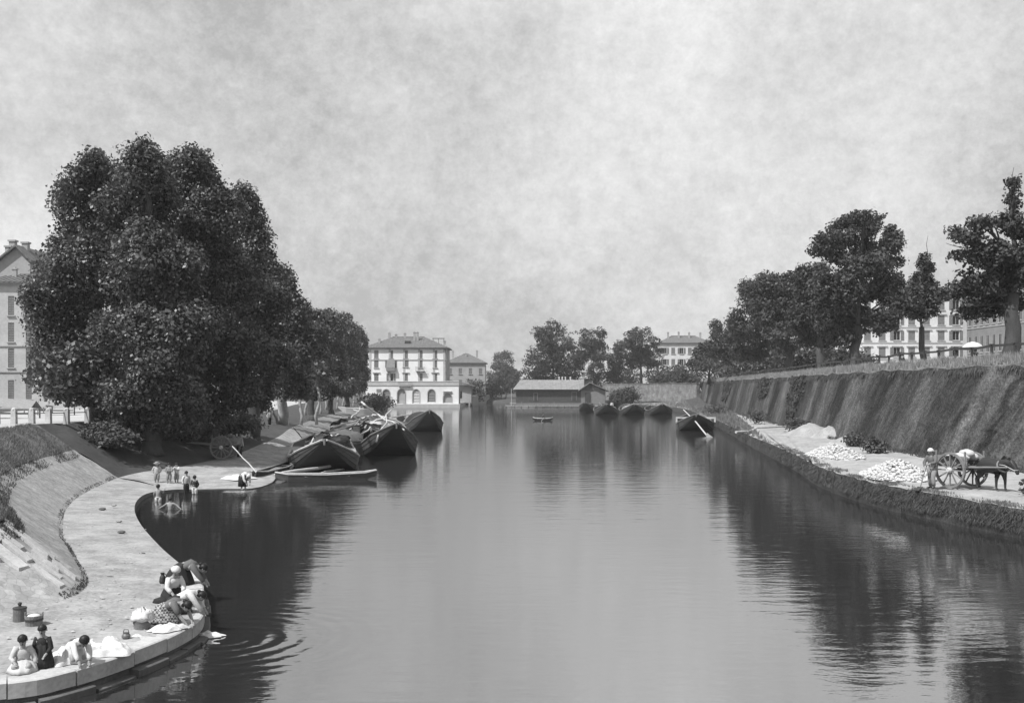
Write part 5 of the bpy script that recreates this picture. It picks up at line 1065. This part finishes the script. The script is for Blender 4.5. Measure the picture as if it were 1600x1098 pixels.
person('washerwoman in plaid skirt bent double, arms down in the water', P(264, 972, Zp), face_to(1, -.3), 1.5, LOW, 'blouse', None, ('plaid', SK_LOW), sleeves=False)
person('washerwoman in white blouse stooping just behind the plaid skirt', P(284, 957, Zp), face_to(1, .1), 1.45, LOW, 'white', None, ('dark', SK_LOW))
person('washerwoman with white headscarf and blouse kneeling by the wash board', P(271, 942, Zp), face_to(.6, -.8), 1.4, dict(LOW, pel=(0, -.08, .2), che=(0, .02, .35), nek=(0, .06, .43), hed=(0, .1, .5), sh=(.1, .04, .4), el=(.14, .1, .28), wr=(.09, .2, .2), look=(.1, .9, -.6)), 'white', None, ('dark', SK_LOW), cap='scarf')
person('farthest washerwoman in dark skirt and grey shawl bending over the edge', P(288, 912, Zp), face_to(1, .1), 1.6, dict(LOW, pel=(0, -.08, .25), che=(0, .09, .31)), 'blouse', None, ('dark', [(a, b, c*1.2, d, e) for a, b, c, d, e in SK_LOW]))

# boys at the beach
def boyp(label, loc, rz, h, over=None, top=None, bottom=None, **k): return person(label, loc, rz, h, STAND, top, bottom, over=over, group='boys bathing at the beach', **k)
zb = .12
boyp('boy in light shirt and cap with hands on hips at the bathing beach', P(245, 758, zb), face_to(.3, -1), 1.25, dict(el=(.19, -.06, .64), wr=(.1, .0, .53), short=True, hatmat='grey'), 'cloth', 'grey', cap='hat', face=False)
boyp('boy with folded arms, left of the standing pair on the beach', P(264, 758, zb), face_to(.2, -1), 1.22, dict(el=(.14, .06, .62), wr=(.0, .12, .66), short=True), 'grey', 'grey', bare=True, face=False)
boyp('boy with raised hands, right of the standing pair on the beach', P(276, 757, zb), face_to(-.2, -1), 1.2, dict(el=(.16, .06, .68), wr=(.05, .12, .76), short=True), 'cloth', 'grey', bare=True, face=False)
boyp('boy in white shirt and dark trousers standing in the shallows', P(291, 770, 0) - Vector((0, 0, .22)), face_to(.6, -.6), 1.35, None, 'white', 'dark', bare=True, face=False)
boyp('boy in dark top and white shorts wading beside the white-shirted one', P(304, 772, 0) - Vector((0, 0, .3)), face_to(.2, 1), 1.25, dict(short=True, el=(.14, .05, .64), wr=(.08, .1, .56)), 'dark', 'white', bare=True, face=False)
boyp('bare boy seen from behind standing waist deep near the curved edge', P(247, 783, 0) - Vector((0, 0, .45)), face_to(-.1, 1), 1.25, dict(elR=(.16, .08, .66), wrR=(.2, .14, .78), short=True), None, 'cloth', bare=True, face=False)
boyp('boy swimming with both arms spread wide on the water', P(266, 795, 0) - Vector((0, 0, .68)), face_to(.05, 1), 1.2, dict(elL=(-.25, .02, .69), wrL=(-.4, .0, .61), elR=(.25, .02, .7), wrR=(.38, -.02, .6), sh=(.12, 0, .78), short=True), None, 'dark', bare=True, face=False)
person('woman in white bending to wash at the beach left of the punts', P(381, 765, .06), face_to(.7, -.7), 1.5, BEND, 'white', None, ('dark', [(0, -.1, .56, .08, .07), (0, -.1, .45, .13, .12), (0, -.06, .12, .16, .16)]), cap='scarf', face=False, bare=True)
person('man in white shirt seen from behind under the left trees by the cart', P(374, 716, .7), face_to(.3, 1), 1.65, STAND, 'white', 'dark', face=False)
person('man in pale shirt standing under the plane trees near the lit trunk', P(421, 666, 1.45), face_to(.6, -.5), 1.7, STAND, 'cloth', 'dark', face=False)

# right quay
person('labourer in headscarf and waistcoat leaning on a shovel beside the cart', P(1457, 763, 1.14), face_to(-.75, -.5), 1.72, STAND, 'blouse', 'grey', cap='scarf', over=dict(che=(0, .03, .7), nek=(0, .05, .815), hed=(0, .075, .9), sh=(.11, .04, .78), elR=(.16, .1, .63), wrR=(.06, .2, .52), elL=(-.15, .1, .66), wrL=(-.05, .22, .62), knL=(-.07, .08, .28), anL=(-.08, .06, .045), toL=(-.09, .16, .02)))
q = P(1457, 763, 1.14); m = MB(); f_ = Vector((-.75, -.5, 0)).normalized(); a = q + f_*.36 + Vector((0, 0, 1.1)); b = q + f_*.85 + Vector((0, 0, .12))
m.tube([a, b], .022, 7); rt = thing('shovel', b, 'long-handled shovel held by the labourer beside the cart', 'shovel'); m.build('handle', M['wood'], rt)
m = MB(); m.box(b + f_*.14 + Vector((0, 0, -.07)), (.32, .24, .03), rz=math.atan2(f_.y, f_.x), ry=.45); m.build('blade', M['iron'], rt)
CART_RZ = R(-62)
def cart(label, loc, rz, load=True):
    rt = thing('cart', loc, label, 'cart', rz, 'two-wheeled carts'); Rw = .76
    for s in (-1, 1):
        y = s*.72; m = MB(); rings = [[((Rw + dr)*math.cos(a), y + dy, Rw + (Rw + dr)*math.sin(a)) for dr, dy in ((-.09, -.05), (0, -.05), (0, .05), (-.09, .05))] for a in np.linspace(0, 6.283, 33)]
        m.loft(rings, True, caps=False); wl = m.build('wheel', M['wood'], rt, local=True)
        for k in range(12): a = 6.283*k/12; m = MB(); m.beam((.08*math.cos(a), y, Rw + .08*math.sin(a)), ((Rw - .07)*math.cos(a), y, Rw + (Rw - .07)*math.sin(a)), .05, .045, up=(0, 1, 0)); m.build('spoke', M['wood'], wl, local=True)
        m = MB(); m.tube([(0, y - .17, Rw), (0, y - .08, Rw), (0, y + .08, Rw), (0, y + .17, Rw)], [.08, .13, .13, .08], 12); m.build('hub', M['palewood'], wl, local=True)
    m = MB(); m.tube([(0, -.7, Rw), (0, .7, Rw)], .05, 8); m.build('axle', M['iron'], rt, local=True)
    m = MB(); m.box((-.1, 0, .92), (1.6, 1.1, .08)); m.build('bed', M['wood'], rt, local=True)
    for s in (-1, 1):
        for k in range(2): m = MB(); m.box((-.1, s*.56, 1.07 + k*.2), (1.65, .04, .18)); m.build('side_board', M['wood'], rt, local=True)
        for x in (-.8, 0, .65): m = MB(); m.box((x, s*.6, 1.2), (.07, .05, .75)); m.build('stake', M['wood'], rt, local=True)
        m = MB(); m.tube([(.6, s*.42, .9), (1.6, s*.42, .98), (2.5, s*.4, 1.03)], [.045, .04, .03], 8); m.build('shaft', M['wood'], rt, local=True)
    m = MB(); m.box((-.95, 0, 1.15), (.05, 1.1, .4)); m.build('tail_board', M['wood'], rt, local=True)
    if load:
        for i, (x, y, z, l) in enumerate(((.1, -.2, 1.3, .9), (.2, .25, 1.32, .85), (-.45, 0, 1.25, .8), (.3, -.05, 1.46, .7))):
            m = MB(); m.tube([(x - l/2, y, z), (x - l*.35, y, z), (x, y, z + .03), (x + l*.35, y, z), (x + l/2, y, z)], [.05, .2, .24, .2, .06], 10, .75); m.build('sack', M['cloth'], rt, local=True, smooth=True)
    return rt
def horse(label, loc, rz, s=1.0, coat='horse', head_down=.1):
    rt = thing('horse', loc, label, 'horse', rz); V, Ed, Ra = [], [], []
    def ad(p, r_, par=None):
        V.append(Vector(p)*s); Ra.append(float(r_)*(1.3 if r_ > .2 else 1.22)); Ra[-1] = tuple(x*s for x in Ra[-1]) if isinstance(Ra[-1], tuple) else Ra[-1]*s
        if par is not None: Ed.append((par, len(V) - 1))
        return len(V) - 1
    mid = ad((-.1, 0, 1.12), .3); loin = ad((-.5, 0, 1.2), .27, mid); rump = ad((-.85, 0, 1.2), .24, loin); ch = ad((.35, 0, 1.12), .3, mid); br = ad((.62, 0, 1.2), .23, ch)
    n1 = ad((.85, 0, 1.42), .16, br); n2_ = ad((1.05, 0, 1.6 - head_down), .12, n1); pl = ad((1.17, 0, 1.66 - head_down), .115, n2_); hd = ad((1.32, 0, 1.45 - head_down), .1, pl); mz = ad((1.45, 0, 1.2 - head_down), .07, hd); ad((1.48, 0, 1.12 - head_down), .055, mz)
    for y in (-1, 1): ad((1.13, y*.07, 1.82 - head_down), .022, pl)
    for y in (-1, 1):
        o_ = .1*y
        a = ad((.5, y*.17, .9), .13, ch); b = ad((.5 + o_, y*.17, .52), .062, a); c = ad((.5 + o_, y*.17, .14), .04, b); ad((.56 + o_, y*.17, .045), .06, c)
        a = ad((-.72, y*.17, .95), .17, rump); b = ad((-.62 - o_, y*.18, .74), .11, a); c = ad((-.9 - o_, y*.17, .5), .058, b); d = ad((-.84 - o_, y*.17, .14), .04, c); ad((-.78 - o_, y*.17, .045), .06, d)
    skin_mesh('body', V, Ed, Ra, M[coat], rt, 0, 2)
    m = MB(); m.tube([Vector(p)*s for p in ((-1.05, 0, 1.3), (-1.16, 0, 1.1), (-1.18, 0, .8), (-1.14, 0, .5))], [.04*s, .07*s, .075*s, .02*s], 8); m.build('tail', M['hair'], rt, local=True, smooth=True)
    m = MB(); m.loft([[Vector((x, -.025, z))*s, Vector((x - .1, -.02, z + .1))*s, Vector((x - .1, .02, z + .1))*s, Vector((x, .025, z))*s] for x, z in ((.62, 1.42), (.8, 1.6), (.97, 1.74 - head_down), (1.12, 1.8 - head_down))], True); m.build('mane', M['hair'], rt, local=True)
    m = MB(); m.lathe([(.36, -.07), (.4, 0), (.36, .07), (.28, 0), (.36, -.07)], (0, 0, 0), 18, .95, 1.15); m.build('collar', M['wood'], rt, local=True, smooth=True, M=Matrix.Translation(Vector((.62, 0, 1.18))*s) @ Matrix.Rotation(R(68), 4, 'Y') @ Matrix.Scale(s*.85, 4))
    m = MB(); m.loft([[(x*s, .36*math.cos(a)*s, (1.12 + .36*math.sin(a))*s) for a in np.linspace(.15, math.pi - .15, 9)] for x in (-.25, -.05, .12)]); m.build('saddle_pad', M['grey'], rt, local=True)
    m = MB(); m.tube([Vector((1.37, 0, 1.34 - head_down))*s + Vector((.1*math.cos(a)*s, .1*math.sin(a)*s, 0)) for a in np.linspace(0, 6.283, 13)], .014, 5); m.tube([Vector((1.4, .09, 1.3 - head_down))*s, Vector((.9, .2, 1.25))*s, Vector((.1, .3, 1.3))*s], .014, 5); m.tube([Vector((1.4, -.09, 1.3 - head_down))*s, Vector((.9, -.2, 1.25))*s, Vector((.1, -.3, 1.3))*s], .014, 5); m.build('bridle', M['cloth'], rt, local=True)
    return rt
q = P(1498, 763, 1.13); cq = Vector((19.4, 44.2, 1.17)); fw = Vector((math.cos(CART_RZ), math.sin(CART_RZ), 0))
cart('two-wheeled cart loaded with pale sacks at the right quay', cq, CART_RZ)
horse('dark harnessed horse standing in the cart shafts at the right edge', cq + fw*1.5, CART_RZ - R(6), .88, head_down=.28)
cq2 = P(352, 716, .8); cart('dark empty cart in the shade under the left trees', cq2, R(175), False)
# terrace strollers
wq = Vector((29.0, 64.1, 6.35)); person('woman in dark dress walking under a white parasol on the rampart', wq, face_to(-.4, 1), 1.55, STAND, 'dark', None, ('dark', SK_STAND), over=dict(elR=(.14, .08, .66), wrR=(.08, .12, .74)), face=False)
m = MB(); rt = thing('parasol', wq + Vector((-.1, .15, 1.1)), 'white parasol held by the woman on the rampart', 'parasol'); m.tube([(0, 0, 0), (.02, 0, .85)], .015, 6); m.build('stick', M['wood'], rt, local=True)
m = MB(); m.loft([[(r_*math.cos(a)*(1 + .04*math.cos(8*a)), r_*math.sin(a)*(1 + .04*math.cos(8*a)), z) for a in np.linspace(0, 6.283, 25)[:-1]] for r_, z in ((.62, .52), (.52, .66), (.32, .79), (.1, .86), (.01, .87))], True, caps=False); m.build('canopy', M['white'], rt, local=True)
person('figure in dark clothes standing at the rampart fence', Vector((28.4, 74.5, 6.4)), face_to(-1, -.2), 1.5, STAND, 'dark', 'dark', face=False)
person('boatman in white standing among the three far barges', P(956, 640, D=203, z=.2), face_to(0, -1), 1.65, STAND, 'white', 'dark', face=False, over=dict(short=False))
# small rowing boat in mid water
rq = P(848, 657); punt('small dark rowing boat in the middle of the basin', rq + Vector((-1.6, .3, 0)), rq + Vector((1.6, -.3, 0)), 1.1, .4, 'tar', 'rowing_boat')
person('rower in dark clothes sitting in the small boat mid basin', rq + Vector((0, 0, .3)), face_to(1, 0), 1.65, SIT, 'dark', 'dark', face=False)
for s, lb in ((-1, 'near'), (1, 'far')): log(f'{lb} side oar of the small rowing boat', rq + Vector((.2, s*.2, .55)), rq + Vector((-.3, s*2.4, .02)), .025, .03, 'oar')

# ------------------------------------------------------------------ washing things
def cloth_heap(label, c, rx, ry, h, rz=0, seed=0, n=40, nm='laundry'):
    c = Vector(c); rows = []; ca, sa = math.cos(rz), math.sin(rz)
    for i in range(n + 1):
        row = []
        for k in range(n + 1):
            u, v_ = i/n*2 - 1, k/n*2 - 1; a = math.atan2(v_, u); r_ = max(abs(u), abs(v_)); x, y = r_*math.cos(a), r_*math.sin(a)
            e = 1 + .16*math.sin(3*a + seed) + .1*math.sin(7*a + seed*2)
            z = h*(1 - r_**2.4)*(.55 + .3*wob(x*2.2 + seed, y*2.2) + .22*wob(x*6 + seed, y*6)) + h*.22*abs(math.sin(5*x + 3*wob(y*2.5 + seed, x)))*(1 - r_**4) + h*.12*abs(math.sin(9*y + 4*wob(x*2 + seed, y*2)))*(1 - r_**4)
            X, Y = x*rx*e, y*ry*e; row.append((c.x + X*ca - Y*sa, c.y + X*sa + Y*ca, c.z + max(z, .0) + .006))
        rows.append(row)
    a = np.array(rows); m = MB(); m.loft([[tuple(p) for p in r_] for r_ in a]); return tag(m.build(nm, M['white'], smooth=True), label, 'laundry', 'heaps of white laundry on the left quay')
cloth_heap('crumpled white laundry left of the leaning child', P(104, 1032, Zp), .34, .36, .24, .3, 1)
cloth_heap('largest spread heap of white laundry right of the leaning child', P(168, 1020, Zp), .50, .34, .26, .25, 4)
cloth_heap('flat white laundry lying on the coping beside the plaid washerwoman', P(262, 984, Zp), .38, .2, .13, .55, 7)
cloth_heap('small scrap of white linen between the pot and the coping laundry', P(214, 994, Zp), .1, .07, .05, .2, 9, 20)
cloth_heap('white cloth trailing in the water from the washerwoman hands', P(326, 994, .01), .34, .14, .1, .1, 12, 30)
cloth_heap('second white laundry heap between leaning child and large heap', P(128, 1014, Zp), .32, .24, .2, .1, 15)
cloth_heap('pale sheet spread on the beach behind the bending woman', P(372, 748, .25), .9, .7, .25, .2, 19)
def staved(name, label, c, r0, r1, h, mat='wood', handle=False, fill=None, n=16):
    rt = thing(name, c, label, name)
    for k in range(n):
        a0, a1 = 6.283*k/n + .012, 6.283*(k + 1)/n - .012; m = MB()
        m.loft([[(r_*math.cos(a), r_*math.sin(a), z) for r_, a in ((rr, a0), (rr, a1), (rr*.88, a1), (rr*.88, a0))] for rr, z in ((r0, 0), (r1, h + (.06 if handle and k % 8 == 0 else 0)))], True); m.build('stave', M[mat], rt, local=True)
    for z in (.2, .72): rr = r0 + (r1 - r0)*z; m = MB(); m.lathe([(rr + .008, h*z - .02), (rr + .012, h*z), (rr + .008, h*z + .02), (rr*.97, h*z)], (0, 0, 0), 20); m.build('hoop', M['iron'], rt, local=True)
    m = MB(); m.lathe([(r0*.87, .02), (.01, .021)], (0, 0, 0), 14); m.build('bottom', M[mat], rt, local=True)
    if fill: m = MB(); m.lathe([(r1*.88, h*.82), (r1*.6, h*1.02), (r1*.2, h*1.08), (.01, h*1.06)], (0, 0, 0), 14); m.build('suds', M[fill], rt, local=True, smooth=True)
    return rt
staved('tub', 'round wooden wash tub with hoops and white suds on the left quay', P(53, 983, Zp), .145, .185, .3, 'wood', True, 'white')
rt = thing('can', P(31, 978, Zp), 'dark cylindrical lidded can beside the wooden wash tub', 'can')
m = MB(); m.lathe([(.135, 0), (.14, .02), (.132, .36), (.14, .38)], (0, 0, 0), 18); m.build('body', M['zinc'], rt, local=True)
m = MB(); m.lathe([(.143, .38), (.14, .4), (.03, .425), (.03, .45), (.045, .47), (.035, .5), (.005, .51)], (0, 0, 0), 18); m.build('lid', M['iron'], rt, local=True)
rt = thing('basket', P(222, 981, Zp), 'wicker basket overflowing with white linen beside the washerwomen', 'basket')
m = MB()
for k in range(9): z = .02 + k*.027; r_ = .15 + .03*k/8; m.tube([(r_*math.cos(a)*(1 + .02*math.cos(12*a + k*3.14)), r_*math.sin(a), z) for a in np.linspace(0, 6.283, 25)], .017, 5)
m.lathe([(.14, 0), (.15, .02), (.01, .025)], (0, 0, 0), 16); m.build('weave', M['wood'], rt, local=True)
m = MB(); rings = []
for i in range(7):
    t = i/6; rings.append([((.2*math.cos(t*1.5) + .05*wob(k_*.9, i))*math.cos(6.283*k_/20)*1.15, (.2*math.cos(t*1.5) + .04*wob(k_*1.3, i))*math.sin(6.283*k_/20), .2 + .2*math.sin(t*1.5) + .07*wob(k_*1.6, i*1.3) - (.07*abs(wob(k_*.7, 2)) if i == 0 else 0)) for k_ in range(20)])
m.loft(rings, True); m.build('linen', M['white'], rt, local=True, smooth=True)
rt = thing('pot', P(197, 998, Zp), 'small round dark pot on the quay near the coping', 'pot'); m = MB(); m.lathe([(.05, 0), (.085, .04), (.085, .08), (.055, .12), (.065, .135)], (0, 0, 0), 14); m.build('body', M['zinc'], rt, local=True); m = MB(); m.tube([(-.06, 0, .12), (-.04, 0, .19), (.04, 0, .19), (.06, 0, .12)], .008, 5); m.build('handle', M['iron'], rt, local=True)
rt = thing('jug', P(254, 912, Zp), 'dark jug standing left of the farthest washerwoman', 'jug'); m = MB(); m.lathe([(.06, 0), (.085, .07), (.07, .18), (.04, .24), (.055, .29)], (0, 0, 0), 14); m.build('body', M['iron'], rt, local=True); m = MB(); m.tube([(.05, 0, .26), (.12, 0, .22), (.08, 0, .1)], .012, 6); m.build('handle', M['iron'], rt, local=True)
rt = thing('wash_board', P(303, 944, Zp), 'pale sloping wash board at the water edge between the washerwomen', 'wash board', .3)
m = MB(); m.box((0, 0, .14), (.34, .62, .04), ry=.18); m.build('board', M['palewood'], rt, local=True)
for s in (-1, 1): m = MB(); m.box((-.08, s*.26, .06), (.3, .05, .14)); m.build('leg', M['wood'], rt, local=True)
rt = thing('bundle', P(252, 944, Zp), 'dark clothes bundle beside the scarfed washerwoman', 'bundle'); m = MB(); m.lathe([(.1, 0), (.16, .05), (.13, .13), (.04, .17)], (0, 0, 0), 12, 1.3, .8); m.build('cloth', M['dark'], rt, local=True, smooth=True)

# ------------------------------------------------------------------ summer haze over the basin
m = MB(); m.box((20, 240, 17), (560, 560, 38)); hz = m.build('haze', bpy.data.materials.new('haze'), local=True)
hm = hz.data.materials[0]; hm.use_nodes = True; t = hm.node_tree; t.nodes.remove(t.nodes['Principled BSDF'])
pv = t.nodes.new('ShaderNodeVolumePrincipled'); pv.inputs['Color'].default_value = (.9, .9, .9, 1); pv.inputs['Density'].default_value = .00024; pv.inputs['Anisotropy'].default_value = 0
t.links.new(pv.outputs[0], t.nodes['Material Output'].inputs['Volume']); tag(hz, 'thin pale summer haze filling the air over the basin', 'haze', kind='stuff')
